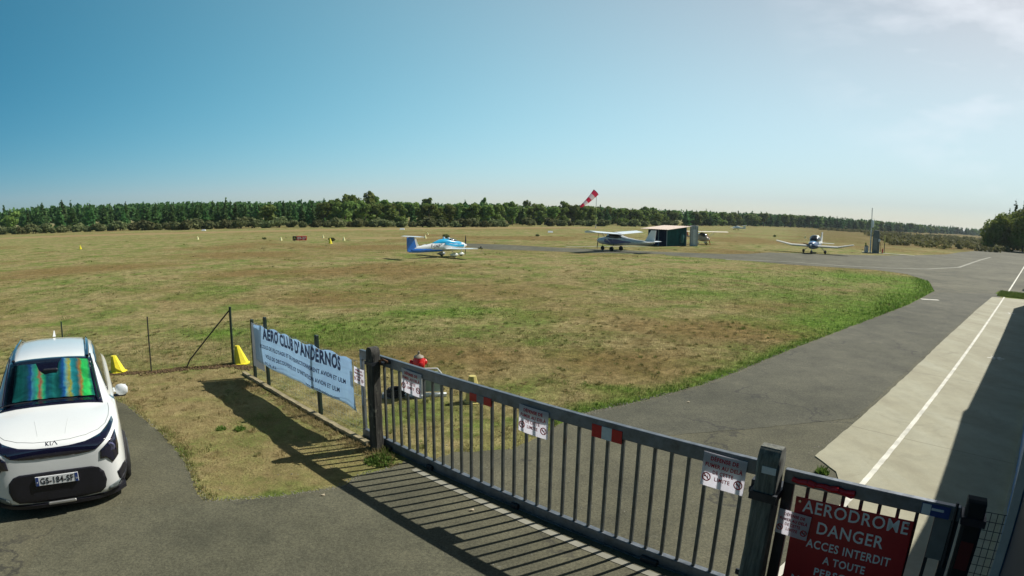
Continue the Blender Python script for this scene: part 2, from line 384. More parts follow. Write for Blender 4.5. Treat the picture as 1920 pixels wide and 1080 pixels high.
def np_mesh(name, V, F, mat, parent=None, tone=None):
    me = bpy.data.meshes.new(name); nf, k = F.shape
    me.vertices.add(len(V)); me.vertices.foreach_set('co', V.astype(np.float32).ravel())
    me.loops.add(nf * k); me.loops.foreach_set('vertex_index', F.astype(np.int32).ravel())
    me.polygons.add(nf); me.polygons.foreach_set('loop_start', np.arange(0, nf * k, k, dtype=np.int32))
    me.update(calc_edges=True); me.materials.append(mat)
    if tone is not None:
        a = me.attributes.new('tone', 'FLOAT', 'POINT'); a.data.foreach_set('value', tone.astype(np.float32))
    o = bpy.data.objects.new(name, me); COL.objects.link(o); o.parent = parent; return o
FONT_CACHE = {}
def text_mesh(body, size, bold=0.0, spacing=1.09, align='CENTER'):
    cu = bpy.data.curves.new('lettering', 'FONT'); cu.body = body; cu.size = size; cu.align_x = align; cu.align_y = 'CENTER'
    cu.offset = bold; cu.space_character = spacing; cu.resolution_u = 3; cu.extrude = .0012
    o = bpy.data.objects.new('lettering_source', cu); COL.objects.link(o)
    dg = bpy.context.evaluated_depsgraph_get(); me = bpy.data.meshes.new_from_object(o.evaluated_get(dg))
    COL.objects.unlink(o); bpy.data.objects.remove(o); return me
def lettering(lines, mat, parent, name='lettering', mtx=None, warp=None):
    """lines: (text, size, x, z, bold, width or None). Each line is a mesh upright in the parent's XZ plane facing -Y."""
    for (t, size, x, z, bold, width) in lines:
        me = text_mesh(t, size, bold); bm = bmesh.new(); bm.from_mesh(me); bpy.data.meshes.remove(me)
        xs = [v.co.x for v in bm.verts]
        kx = width / (max(xs) - min(xs)) if width and xs else 1; cx = (max(xs) + min(xs)) / 2 if xs else 0
        for v in bm.verts:
            v.co = Vector(((v.co.x - cx) * kx + x, -v.co.z, v.co.y + z))
            if warp: v.co = Vector(warp(v.co))
        if mtx: bm.transform(mtx)
        me = bpy.data.meshes.new(name); bmesh.ops.recalc_face_normals(bm, faces=bm.faces); bm.to_mesh(me); bm.free(); me.materials.append(mat)
        o = bpy.data.objects.new(name, me); COL.objects.link(o); o.parent = parent

# ------------------------------------------------------------------ ground and pavements
verge = G((1060, 790), (1100, 774), (1180, 757), (1310, 724), (1400, 690), (1480, 656), (1600, 611), (1700, 573), (1752, 546), (1742, 528), (1700, 514), (1640, 506), (1560, 501), (1480, 496), (1400, 489), (1310, 483), (1250, 479))
t_ = np.array([math.sin(R(50)), math.cos(R(50))]); n_ = np.array([math.cos(R(50)), -math.sin(R(50))])   # along / across the hangar front
def HP(t, o): return (float(t_[0] * t + n_[0] * o), float(t_[1] * t + n_[1] * o))
GATE_O = np.array([-1.91, 7.896]); GD = np.array([.7467, -.6651]); GN = np.array([.6651, .7467]); GROT = math.atan2(GD[1], GD[0])
def GP(x, y): return (float(GATE_O[0] + GD[0] * x + GN[0] * y), float(GATE_O[1] + GD[1] * x + GN[1] * y))

def seg_dist(px, py, pts, closed=False):
    d = np.full(px.shape, 1e9); n = len(pts)
    for i in range(n if closed else n - 1):
        ax, ay = pts[i]; bx, by = pts[(i + 1) % n]; dx, dy = bx - ax, by - ay; L = dx * dx + dy * dy + 1e-9
        k = np.clip(((px - ax) * dx + (py - ay) * dy) / L, 0, 1)
        d = np.minimum(d, np.hypot(px - ax - k * dx, py - ay - k * dy))
    return d
def inside(px, py, pts):
    c = np.zeros(px.shape, bool); n = len(pts)
    for i in range(n):
        x1, y1 = pts[i]; x2, y2 = pts[(i + 1) % n]
        if y1 == y2: continue
        k = ((y1 > py) != (y2 > py)) & (px < (x2 - x1) * (py - y1) / (y2 - y1) + x1); c ^= k
    return c
strip_edge = G((205, 745), (240, 762), (268, 785), (300, 812), (335, 850), (352, 880), (368, 920), (385, 941), (450, 938), (520, 932), (590, 921), (640, 914), (672, 893), (720, 882), (752, 871))
far_edge = G((1440, 473), (1500, 475), (1600, 478), (1700, 477), (1800, 473))

def cover(x, y):
    """what grows where: r = lush green, g = brown heath / bare soil, b = pale mown strip"""
    g = np.zeros(x.shape); b = np.zeros(x.shape); p = np.zeros(x.shape)
    dv = seg_dist(x, y, verge[:9]); g = np.maximum(g, .90 * np.exp(-(dv / .65) ** 2))
    dv2 = seg_dist(x, y, verge[6:10]); g = np.maximum(g, 1.0 * np.exp(-(dv2 / 4.2) ** 2))
    g = np.maximum(g, .62 * np.exp(-(seg_dist(x, y, strip_edge[:8]) / .22) ** 2))
    def blob(px, py, rx, ry, a, rot=0):
        nonlocal g
        cx, cy = ground(px, py); th = math.atan2(cx, cy)   # rx across the line of sight, ry along it
        dx, dy = x - cx, y - cy; u = dx * math.cos(th) - dy * math.sin(th); v = dx * math.sin(th) + dy * math.cos(th)
        g = np.maximum(g, min(1, a * 1.25) * np.exp(-((u / rx) ** 2 + (v / ry) ** 2)))
    blob(640, 620, 3.6, 3.2, .62); blob(860, 585, 3.6, 2.0, .66); blob(420, 625, 1.5, 1.2, .70); blob(410, 545, 2.2, 3.5, .5)
    blob(1550, 560, 7.5, 4.5, .62); blob(1480, 525, 9, 5, .5); blob(1300, 550, 5, 4, .52); blob(1250, 520, 6, 5, .42); blob(1000, 640, 1.4, 1, .4)
    blob(1500, 492, 12, 3.5, .62); blob(1300, 486, 6, 2.5, .5); blob(1620, 520, 6, 5, .75); blob(300, 660, 1.2, .6, .4); blob(1150, 730, .9, .45, .7)
    blob(1895, 552, 4.5, 1.5, 1.0); blob(150, 545, 4, 3, .4); blob(700, 545, 5, 5, .35); blob(730, 850, .25, .16, .7); blob(450, 805, .12, .06, .7)
    D = np.hypot(x, y); az = np.degrees(np.arctan2(x, y))
    b = np.maximum(b, np.clip((az - 22) / 8, 0, 1) * np.clip((D - 85) / 40, 0, 1) * .62)
    b = np.maximum(b, .55 * np.exp(-((D - 62) / 9) ** 2) * np.clip((az + 15) / 20, 0, 1) * np.clip((38 - az) / 8, 0, 1) * .8)
    b = np.maximum(b, .95 * np.exp(-(seg_dist(x, y, G((190, 700), (284, 697), (350, 690), (437, 684), (470, 690))) / .22) ** 2))
    b = np.maximum(b, .6 * np.exp(-(seg_dist(x, y, [GP(-4.6, -.1), GP(0, -.1)]) / .3) ** 2))
    run = seg_dist(x, y, G((0, 447), (350, 437), (700, 430), (1100, 427))); p = np.maximum(p, .95 * np.exp(-(run / 9) ** 2))
    p = np.maximum(p, .6 * np.exp(-(seg_dist(x, y, G((600, 446), (690, 447), (780, 446))) / 3) ** 2))
    p = np.maximum(p, .7 * np.exp(-(seg_dist(x, y, G((1000, 493), (1130, 500), (1420, 502))) / 1.3) ** 2))
    p = np.maximum(p, .55 * np.exp(-(seg_dist(x, y, G((1440, 433), (1600, 443), (1760, 470))) / 3.5) ** 2))
    p = np.maximum(p, .9 * np.exp(-(seg_dist(x, y, G((1660, 463), (1720, 468), (1790, 474))) / 1.2) ** 2))
    p = np.maximum(p, .62 * inside(x, y, strip_edge + [GP(0, -.1), GP(-4.7, -.1)] + G((437, 690), (284, 700), (190, 706))))
    for px, py, rx, ry, am in ((720, 446, 12, 5, .9), (1100, 512, 10, 4, .5), (300, 570, 5, 3, .45), (60, 600, 4, 2, .5), (240, 620, 3, 1.2, .5), (700, 655, 2, 1, .4), (1000, 540, 7, 3, .35), (1330, 640, 2, 1.2, .5), (420, 590, 2.5, .8, .5), (560, 480, 12, 6, .3), (1050, 600, 3, 1.2, .35)):
        cx, cy = ground(px, py); th = math.atan2(cx, cy); dx, dy = x - cx, y - cy; u = dx * math.cos(th) - dy * math.sin(th); v = dx * math.sin(th) + dy * math.cos(th)
        p = np.maximum(p, am * np.exp(-((u / rx) ** 2 + (v / ry) ** 2)))
    return g, b, p
def rust_cover(x, y):
    q = np.zeros(x.shape)
    for px, py, rx, ry, am in ((150, 505, 9, 5, 1), (560, 510, 8, 5, 1), (640, 555, 3.5, 2.5, .9), (30, 520, 5, 4, .8), (830, 665, 3, 1.4, .7), (1180, 680, 2.5, 1.5, .8), (1440, 625, 5, 2.5, .9), (1480, 575, 5, 2.5, .6), (1000, 446, 22, 10, 1), (720, 462, 14, 5, .8), (1400, 450, 20, 12, .9), (800, 540, 5, 3, .5), (480, 620, 2, 1, .6), (300, 540, 4, 2, .7), (1650, 470, 8, 4, .9), (400, 480, 12, 5, .6)):
        cx, cy = ground(px, py); th = math.atan2(cx, cy); dx, dy = x - cx, y - cy; u = dx * math.cos(th) - dy * math.sin(th); v = dx * math.sin(th) + dy * math.cos(th)
        q = np.maximum(q, am * np.exp(-((u / rx) ** 2 + (v / ry) ** 2)))
    return q
def axis_pts(segs):
    out = [segs[0][0]]
    for a, b, s in segs:
        k = max(1, int(round((b - a) / s))); out += [a + (b - a) * (i + 1) / k for i in range(k)]
    return np.array(out)
gx = axis_pts([(-5000, -1500, 1500), (-1500, -300, 150), (-300, -80, 10), (-80, -20, 2.5), (-20, -10, .6), (-10, 12, .3), (12, 45, .9), (45, 130, 3), (130, 400, 10), (400, 1600, 150), (1600, 5000, 1500)])
gy = axis_pts([(-2000, -100, 400), (-100, -4, 12), (-4, 4, 1), (4, 16, .3), (16, 40, .6), (40, 90, 1.2), (90, 220, 3), (220, 700, 20), (700, 1600, 150), (1600, 6000, 2000)])
X, Y = np.meshgrid(gx, gy); ny, nx = X.shape
V = np.stack([X.ravel(), Y.ravel(), np.zeros(X.size)], 1)
idx = np.arange(nx * ny).reshape(ny, nx)
F = np.stack([idx[:-1, :-1].ravel(), idx[:-1, 1:].ravel(), idx[1:, 1:].ravel(), idx[1:, :-1].ravel()], 1)
fld = np_mesh('ground', V, F, ground_m); tag(fld, kind='structure')
cg, cb, cpp = cover(V[:, 0], V[:, 1])
ca_ = fld.data.color_attributes.new('cover', 'FLOAT_COLOR', 'POINT')
ca_.data.foreach_set('color', np.stack([cg, cb, cpp, rust_cover(V[:, 0], V[:, 1])], 1).astype(np.float32).ravel())

def sheet(name, pts, z, mat, thick=0, kind='structure', jitter=0):
    if jitter:
        out = []
        for i, a in enumerate(pts):
            b = pts[(i + 1) % len(pts)]; L = math.hypot(b[0] - a[0], b[1] - a[1]); k = max(1, min(60, int(L / .12))) if L < 25 else 1
            nx_, ny_ = -(b[1] - a[1]) / (L + 1e-9), (b[0] - a[0]) / (L + 1e-9)
            for j in range(k):
                q = random.uniform(-jitter, jitter) if j else 0
                out.append((a[0] + (b[0] - a[0]) * j / k + nx_ * q, a[1] + (b[1] - a[1]) * j / k + ny_ * q))
        pts = out
    mb = MB()
    if thick: mb.poly(pts, z - thick, z)
    else: mb.add([(x, y, z) for x, y in pts], [tuple(range(len(pts)))])
    o = mb.build(name, mat); tag(o, kind=kind); return o
# asphalt: access road outside the gate, taxiway and refuelling apron inside
road_pts = strip_edge + [GP(.55, .02), GP(1.0, .25)] + G((800, 868), (850, 848), (905, 846), (960, 843), (1010, 820)) + verge + \
    G((1246, 477), (1100, 474), (1000, 470), (920, 468), (880, 463), (870, 456.5), (940, 458.5), (1040, 464), (1150, 468.5), (1260, 473), (1360, 476.5), (1405, 476), (1440, 473.5), (1500, 475), (1600, 478), (1660, 479), (1720, 478.5), (1775, 477), (1800, 473), (1850, 469), (1919, 470))
road_pts += [(220, 130), HP(75, 6), HP(41, 6)] + [HP(41, -2.4), HP(37, -2.5), HP(8.3, -2.2), HP(5.5, -.5), HP(3, 2), HP(-8, 2), (-14, -6), (-16, 6)]
sheet('road', road_pts, .006, asphalt_road, jitter=.03)
asphalt_pale = asphalt('asphalt_pale_patch', (.076, .076, .052), (.148, .144, .102)); asphalt_cool = asphalt('asphalt_resurfaced', (.072, .073, .053), (.122, .120, .092))
sheet('road_patch', G((120, 954), (385, 944.5), (560, 934), (640, 921), (700, 950), (800, 1006), (880, 1052), (940, 1078)) + [(.6, 3.6), (-1.2, 2.6), (-4.6, 3.3)], .0095, asphalt_pale, jitter=.02)
vin = [(x + .10 * (HP(0, 1)[0]), y + .10 * (HP(0, 1)[1])) for x, y in verge[1:8]]
sheet('taxiway_patch', vin + G((1762, 549), (1893, 551.5), (1864, 559.5)) + [HP(30, -2.72), HP(20, -2.84), HP(10.5, -2.82)] + G((1180, 822), (1120, 800)), .0095, asphalt_cool, jitter=.02)
sheet('concrete_apron', [HP(8.25, -2.72), HP(20, -2.74), HP(30, -2.62), HP(36.6, -2.45), HP(37.4, .2), HP(-6, .2), HP(-6, -1.0), HP(5.6, -1.0), HP(7.9, -2.25)], .022, concrete, thick=.05, jitter=.012)
sheet('verge_grass_ground', [HP(37.6, -2.2), HP(40.6, -2.35), HP(41.2, 1), HP(37.7, 1)], .016, M('verge_green', (.085, .125, .030), 1, 0, .4, 1.2, .05), jitter=.08)
def stripe(name, pts, width, z, mat):
    L = []; Rr = []
    for i, p in enumerate(pts):
        a = pts[max(i - 1, 0)]; b = pts[min(i + 1, len(pts) - 1)]; dx, dy = b[0] - a[0], b[1] - a[1]; q = math.hypot(dx, dy)
        L.append((p[0] - dy / q * width / 2, p[1] + dx / q * width / 2)); Rr.append((p[0] + dy / q * width / 2, p[1] - dx / q * width / 2))
    return sheet(name, L + Rr[::-1], z, mat, jitter=.004)
stripe('white_lane_line_marking', [HP(t, -1.80) for t in np.linspace(4.0, 37.2, 18)], .085, .027, paint_white)
stripe('white_lane_line_marking', [HP(t, -1.78) for t in np.linspace(40.9, 84, 14)], .11, .011, paint_white)
stripe('apron_guide_line_marking', G((1360, 487), (1420, 488.5), (1480, 491), (1574, 498), (1660, 502.5), (1740, 504.5), (1798, 501.5), (1822, 493), (1840, 487), (1857, 482.5)), .32, .011, paint_worn)
stripe('holding_bar_marking', G((1727, 561), (1760, 563)), .30, .011, paint_white)
stripe('taxiway_edge_marking', G((1060, 463), (1120, 462.5), (1218, 461.5)), .7, .011, paint_worn)
stripe('gate_line_marking', [GP(x, -.115) for x in (.9, 2, 3, 4, 5, 5.35)], .085, .011, paint_worn)
for (px, py) in ((1868, 672), (1896, 588)):
    cx, cy = ground(px, py, .022); mb = MB()
    for a in (20, 80, 150):
        q = Matrix.Rotation(R(a), 4, 'Z'); mb.add([q @ Vector(v) + Vector((cx, cy, .026)) for v in ((-.26, -.035, 0), (.26, -.05, 0), (.28, .03, 0), (-.24, .045, 0))], [(0, 1, 2, 3)])
    o = mb.build('painted_cross_marking', paint_white); tag(o, kind='structure')

# ------------------------------------------------------------------ hangar beside the camera
def hangar():
    rt = empty('hangar', HP(0, .13), 0, 'long blue clad hangar wall along the right edge of the concrete apron', 'hangar')
    rt.rotation_euler = (0, 0, math.atan2(t_[1], t_[0]))       # local X runs along the wall, local -Y away from the apron
    def top(x): return float(np.interp(x, [-9, 11, 17.4, 17.41, 40], [3.9, 4.0, 5.35, 5.1, 5.1]))
    mb = MB(); xs = np.arange(4.3, 37.0, .19); rings = []      # corrugated cladding
    for i, x in enumerate(xs):
        d = -.028 if i % 4 in (1, 2) else 0
        rings.append([(x, d, .12), (x, d, top(x)), (x, -12, top(x)), (x, -12, .12)])
    mb.loft(rings); mb.build('wall', sky_blue, rt)
    mb = MB(); mb.loft([[(x, -.02, 0), (x, -.02, 3.9), (x, -12, 3.9), (x, -12, 0)] for x in (-9, 4.2)]); mb.build('sliding_door', M('dark_door', (.012, .016, .03), .7, 0, .3, 2), rt)
    MB().box((14, .012, .06), (46, .06, .12)).build('plinth', concrete, rt)
    MB().box((4.25, .02, 2.0), (.07, .06, 3.9)).build('corner_trim', M('trim_grey', (.34, .38, .40), .5), rt)
    MB().loft([[(x, .035, top(x) + .005), (x, .035, top(x) + .06), (x, -12.05, top(x) + .06), (x, -12.05, top(x) + .005)] for x in (4.3, 11, 17.4, 17.42, 36.9)]).build('roof', galv_dark, rt)
hangar()

# ------------------------------------------------------------------ sliding gate, posts, small gate
def gate_post(name, x0, x1, y0, y1, h, label, round_top, collar=True):
    rt = empty(name, GP((x0 + x1) / 2, (y0 + y1) / 2), GROT, label, 'gate post')
    hx, hy = (x1 - x0) / 2, (y1 - y0) / 2; rings = []; hh_ = .12 if round_top != 'flat' else .02
    levels = [(0, 1.04)] + [(z, 1 + random.uniform(-.03, .03)) for z in np.linspace(.15, h - .16, 9)]
    for z, k in levels:
        b = .018; P8 = [(hx - b, -hy), (hx, -hy + b), (hx, hy - b), (hx - b, hy), (-hx + b, hy), (-hx, hy - b), (-hx, -hy + b), (-hx + b, -hy)]
        rings.append([(px * k + random.uniform(-.002, .002), py * k, z - (.05 if z == 0 else 0)) for px, py in P8])
    for q in (.3, .6, .85, 1.0):                               # rounded head, arched across one axis
        z = h - .16 + hh_ * math.sin(q * math.pi / 2); k = max(.45, math.cos(q * math.pi / 2 * .85))
        kx, ky = (k, .95) if round_top == 'x' else (.95, k)
        rings.append([(px * kx, py * ky, z) for px, py in [(a, b) for a, b in [(hx, -hy), (hx, -hy * .5), (hx, hy * .5), (hx, hy), (-hx, hy), (-hx, hy * .5), (-hx, -hy * .5), (-hx, -hy)]]])
    mb = MB(); mb.loft(rings); mb.build('timber', timber_grey if round_top == 'y' else timber, rt, smooth=35)
    return rt
pL = gate_post('gate_post', -.135, .035, -.125, .025, 1.60, 'dark weathered timber gate post with rounded head between the banner and the sliding gate', 'x')
mb = MB(); mb.box((0, 0, 1.33), (.195, .175, .05)); mb.box((.13, .06, 1.345), (.12, .05, .03)); mb.build('clamp', galv_dark, pL)
mb = MB(); mb.tube([(.10, .03, 1.37), (.19, .05, 1.40), (.27, .06, 1.385)], .013, 6); mb.tube([(.16, .0, 1.35), (.17, .04, 1.42)], .01, 6); mb.build('latch', M('rust', (.16, .07, .03), .85, .2, .4, 12), pL)
pR = gate_post('gate_post', 5.405, 5.605, -.105, .10, 1.64, 'thick weathered timber gate post with white reflective square and dark collar beside the red sign', 'y')
mb = MB(); mb.box((0, 0, 1.17), (.245, .24, .075)); mb.box((-.03, .17, 1.17), (.30, .12, .07)); mb.build('clamp', galv_dark, pR)
MB().box((.02, -.108, 1.42), (.125, .006, .062)).build('reflector', tape_white, pR)
pD = gate_post('gate_post', 7.12, 7.27, -.09, .06, 1.67, 'black shaded timber gate post closest to the hangar wall', 'flat')
MB().box((0, 0, 1.37), (.19, .19, .06)).build('clamp', black_plastic, pD)
MB().box((.0, -.078, 1.08), (.10, .008, .24)).build('reflector', M('dull_red', (.09, .004, .004), .6), pD)
for ch in pD.children:
    if ch.name.startswith('timber'): ch.data.materials[0] = M('tarred_timber', (.010, .009, .008), .9, 0, .3, 6)

def make_gate():
    rt = empty('sliding_gate', GP(0, .10), GROT, 'long grey steel sliding gate with vertical bars across the road', 'gate')
    x0, x1 = -.60, 5.50
    MB().bevbox(((x0 + x1) / 2, 0, 1.34), (x1 - x0, .06, .14), .006).build('top_rail', galv, rt)
    MB().bevbox(((x0 + x1) / 2, 0, .08), (x1 - x0, .07, .115), .006).build('bottom_rail', galv, rt)
    for x in (x0 + .03, ): MB().bevbox((x, 0, .70), (.06, .05, 1.14), .005).build('end_stile', galv, rt)
    k = 0
    while 5.245 - .1805 * k > x0 + .1:
        x = 5.245 - .1805 * k; MB().bevbox((x, 0, .705), (.034, .034, 1.14), .004).build('bar', bar_steel, rt); k += 1
    for x in (.12, 1.05, 2.6, 4.42):
        MB().bevbox((x, -.04, .035), (.20 if x > 4 else .12, .07, .07), .01).build('wheel_housing', galv_dark, rt)
    for xa, xb, side in ((3.62, 3.74, 1), (3.86, 3.98, 1), (1.83, 1.95, 1), (2.07, 2.19, 1)):
        MB().box(((xa + xb) / 2, -.034, 1.285 if xa > 3 else 1.245), (xb - xa, .008, .135 if xa > 3 else .10)).build('red_reflector', tape_red, rt)
    MB().box((3.80, -.034, 1.285), (.12, .008, .135)).build('white_reflector', tape_white, rt)
    mb = MB(); mb.box((2.01, -.034, 1.245), (.12, .008, .10)); mb.build('grey_reflector', galv, rt)
    return rt
gate = make_gate()
for zh in (.25, 1.12):
    MB().bevbox((5.40, -.02, zh), (.16, .03, .06), .006).build('bracket', galv_dark, gate)
MB().bevbox((.16, -.035, 1.36), (.10, .03, .05), .006).build('catch_plate', galv_dark, gate)
mb = MB(); mb.box((2.9, .02, .018), (7.0, .03, .036)); mb.box((2.9, -.03, .012), (7.0, .03, .02)); mb.box((2.9, .07, .012), (7.0, .03, .02))
o = mb.build('gate_track', galv, None, loc=(*GP(0, .10), 0)); o.rotation_euler = (0, 0, GROT); tag(o, 'low steel ground track running under the sliding gate', 'gate track')

def small_gate():
    rt = empty('side_gate', GP(0, .10), GROT, 'narrow dark steel side gate carrying the red aerodrome sign', 'gate')
    x0, x1 = 5.62, 7.10
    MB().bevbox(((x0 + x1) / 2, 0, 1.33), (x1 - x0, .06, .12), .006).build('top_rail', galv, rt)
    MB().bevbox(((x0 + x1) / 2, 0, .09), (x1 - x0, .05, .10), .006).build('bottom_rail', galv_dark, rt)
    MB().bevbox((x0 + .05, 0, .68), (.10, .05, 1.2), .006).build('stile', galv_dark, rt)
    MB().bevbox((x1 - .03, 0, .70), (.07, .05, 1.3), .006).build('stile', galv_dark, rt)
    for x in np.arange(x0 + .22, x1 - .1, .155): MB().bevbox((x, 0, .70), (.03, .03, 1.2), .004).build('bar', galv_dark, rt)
    MB().box((6.98, -.03, 1.09), (.13, .006, .36)).build('grey_plate', M('grey_plate', (.15, .16, .16), .6), rt)
    mb = MB(); mb.tube([(7.06, -.035, 1.43), (7.07, -.035, .86)], .014, 6); mb.build('drop_bolt', galv_dark, rt)
    st = MB().box((6.905, -.034, 1.325), (.23, .005, .10)).build('blue_sticker', navy, rt)
    MB().box((6.83, -.038, 1.325), (.07, .004, .09)).build('pale_panel', tape_white, st)
    MB().box((6.92, -.038, 1.335), (.10, .003, .02)).build('printed_line', tape_white, st)
    mb = MB()
    for i in range(8): mb.tube([(5.70 + .068 * i, -.045, 1.325 - .01 * (i % 2)), (5.70 + .068 * (i + 1), -.05, 1.315 + .012 * (i % 2))], .020 + .004 * (i % 3), 7)
    mb.tube([(6.0, -.05, 1.33), (6.22, -.055, 1.29), (6.24, -.05, 1.30)], .014, 6)
    o = mb.build('red_wrapping', tape_red, rt, smooth=True)
small_gate()

# big red danger sign
ds = empty('danger_sign', GP(6.285, .045), GROT, 'large dark red AERODROME DANGER sign with white letters on the side gate', 'sign')
mb = MB(); mb.bevbox((0, 0, .62), (1.0, .012, 1.15), .003); mb.build('panel', M('sign_red', (.42, .010, .018), .45, 0, .08, 3), ds)
ds.rotation_euler = (0, R(-1.2), GROT)
lettering([('AERODROME', .158, .02, 1.120, .0018, .90), ('DANGER', .158, .01, .945, .0018, .57), ('ACCES INTERDIT', .112, .02, .785, .0018, .73),
           ('A TOUTE', .104, .01, .655, .002, .37), ('PERSONNE', .104, .02, .525, .002, .50), ('NON AUTORISEE', .104, .01, .40, .002, .86)],
          ink_white, ds, mtx=Matrix.Translation((0, -.0075, 0)))
for x in (-.46, .46):
    for z in (.1, 1.16): MB().lathe([(.0, 0), (.012, 0), (.012, .006), (0, .006)], (x, -.013, z), 8, 'Y').build('screw', chrome, ds)

# no-smoking notices
def notice(x, z, wd, ht, tilt, label, y=.052, bow=.012):
    rt = empty('no_smoking_sign', GP(x, y), GROT, label, 'sign', 'white no smoking notices on the gates'); rt.location.z = z
    rt.rotation_euler = (0, R(tilt), GROT)
    nx_ = 8; top, bot = [], []
    def yy(px): return -bow * math.cos(px / wd * math.pi)
    rings = []
    for i in range(nx_ + 1):
        px = -wd / 2 + wd * i / nx_; y0 = yy(px)
        rings.append([(px, y0 - .0015, -ht / 2), (px, y0 - .0015, ht / 2), (px, y0 + .0015, ht / 2), (px, y0 + .0015, -ht / 2)])
    MB().loft(rings).build('panel', panel_plastic, rt)
    k = wd / .42
    wf = lambda v: (v.x, v.y + yy(v.x) - .004, v.z)
    lettering([('DÉFENSE DE', .052 * k, 0, ht * .34, .0012 * k, .27 * k), ('FUMER AU DELÀ', .052 * k, 0, ht * .14, .0012 * k, .36 * k),
               ('DE CETTE', .052 * k, 0, -ht * .05, .0008 * k, .20 * k), ('LIMITE', .052 * k, 0, -ht * .24, .0008 * k, .15 * k)],
              ink_red, rt, warp=wf)
    for sx in (-1, 1):
        cx = sx * wd * .37; cz = -ht * .22; rr = .038 * k; y0 = yy(cx) - .006
        mb = MB(); ring = [(cx + rr * math.cos(a), y0, cz + rr * math.sin(a)) for a in np.linspace(0, 2 * math.pi, 25)]
        mb.tube(ring, .0055 * k, 6, False); mb.tube([(cx - rr * .7, y0, cz + rr * .7), (cx + rr * .7, y0, cz - rr * .7)], .0045 * k, 6)
        s = mb.build('prohibition_ring', tape_red, rt)
        mb = MB(); mb.box((cx - .004 * k, y0 + .002, cz), (.042 * k, .003, .009 * k), m=Matrix.Rotation(R(12), 4, 'Y')); mb.tube([(cx + .015 * k, y0 + .002, cz + .004), (cx + .008 * k, y0 + .002, cz + .022 * k)], .0018 * k, 5)
        mb.build('cigarette', ink_black, rt)
    return rt
notice(-.60, .99, .28, .255, 3, 'small no smoking notice hanging on the gate tail left of the dark post')
notice(.70, 1.175, .43, .33, 2, 'no smoking notice nearest the left gate post in front of the hydrant')
notice(2.85, 1.185, .42, .32, 1, 'no smoking notice in the middle of the long sliding gate')
notice(5.07, 1.215, .42, .335, 1, 'no smoking notice on the gate just left of the thick timber post', bow=.004)
notice(5.78, .925, .29, .235, 2, 'small no smoking notice overlapping the left edge of the red sign', y=.018, bow=.003)

# ------------------------------------------------------------------ banner fence
FO = np.array([-4.976, 10.726]); FD = np.array([.7323, -.6810]); FROT = math.atan2(FD[1], FD[0])
def FP(x, y): return (float(FO[0] + FD[0] * x - FD[1] * y), float(FO[1] + FD[1] * x + FD[0] * y))
# low fence carrying the banner: posts, wires and mesh are one fence
def wire_mesh(mb, x0, x1, z0, z1, step, r, y=0, zstep=None, wob=.01):
    for x in np.arange(x0, x1, step):
        mb.tube([(x, y, z0), (x + random.uniform(-wob, wob), y, (z0 + z1) / 2), (x + random.uniform(-wob, wob), y, z1)], r, 3, False)
    for z in np.arange(z0, z1 + .01, zstep or step): mb.tube([(x0, y, z), ((x0 + x1) / 2, y, z - .008), (x1, y, z)], r, 3, False)
fr = empty('banner_fence', FP(0, 0), FROT, 'low dark green wire fence with posts behind the aero club banner', 'fence')
for x, h in ((-.74, 1.27), (-.01, 1.42), (2.24, 1.42)):
    mb = MB(); mb.bevbox((x, .045, h / 2), (.075, .06, h), .008); mb.build('post', dark_green, fr)
mb = MB(); wire_mesh(mb, -.74, 4.0, .06, 1.22, .10, .0016, .09, .15)
for z in (.10, .65, 1.2): mb.tube([(-.74, .09, z), (4.1, .09, z)], .0028, 4, False)
mb.build('wire_mesh', M('fence_wire', (.42, .45, .42), .5, .5), fr)
# concrete edging under it
mb = MB(); rings = []
for x in np.linspace(-1.15, 3.95, 40):
    q = random.uniform(-.008, .008); rings.append([(x, .01 + q, -.02), (x, .01 + q, .055 + q * .6), (x, .09 + q, .06 - q * .5), (x, .09 + q, -.02)])
o = mb.loft(rings).build('concrete_edging', M('edging', (.33, .28, .17), .85, 0, .35, 9, .2, .4)); o.location = (*FP(0, -.12), 0); o.rotation_euler = (0, 0, FROT)
tag(o, 'pale low concrete edging strip running along the foot of the banner fence', 'edging')

bn = empty('banner', FP(0, -.02), FROT, 'wide pale blue aero club banner with navy lettering hung on the fence', 'banner', None)
def bw(x, z):
    return -.014 - .024 * math.sin(x * 2.9 + z * 2) - .010 * math.sin(x * 8.1 - z * 5) - .006 * math.sin(x * 17 + z * 9) * max(0, z - .7) - .03 * max(0, (x - 3.25)) * (1.2 - z) * 2.2
mb = MB(); nxs, nzs = 72, 16; front = []
for i in range(nxs + 1):
    x = -.42 + 3.95 * i / nxs; top = 1.240 + .018 * math.cos(x * math.pi / .28) + .012 * (x / 3.5); bot = .46 - .02 * math.sin(x * 1.7)
    if x > 1.86: bot += .0
    for j in range(nzs + 1):
        s = j / nzs; z = bot + (top - bot) * s; xx = x
        if x > 3.1: xx += (x - 3.1) / .43 * (.075 * (1 - s) ** 3 - .04 * math.sin(s * math.pi)); z -= (x - 3.1) / .43 * .02 * (1 - s)
        front.append((xx, bw(xx, z), z))
N1 = nzs + 1; fs = [(i * N1 + j, (i + 1) * N1 + j, (i + 1) * N1 + j + 1, i * N1 + j + 1) for i in range(nxs) for j in range(nzs)]
mb.add(front, fs); o = mb.build('cloth', banner_cloth, bn, smooth='all'); md = o.modifiers.new('thick', 'SOLIDIFY'); md.thickness = .0025
for xe in np.arange(-.38, 3.5, .56):
    MB().lathe([(.008, -.003), (.017, -.003), (.017, .003), (.008, .003)], (xe, bw(xe, 1.22) - .003, 1.225), 10, 'Y').build('eyelet', chrome, bn)
    MB().tube([(xe, bw(xe, 1.22) - .006, 1.225), (xe + .01, .03, 1.245), (xe + .005, .05, 1.21)], .003, 5).build('cable_tie', black_plastic, bn)
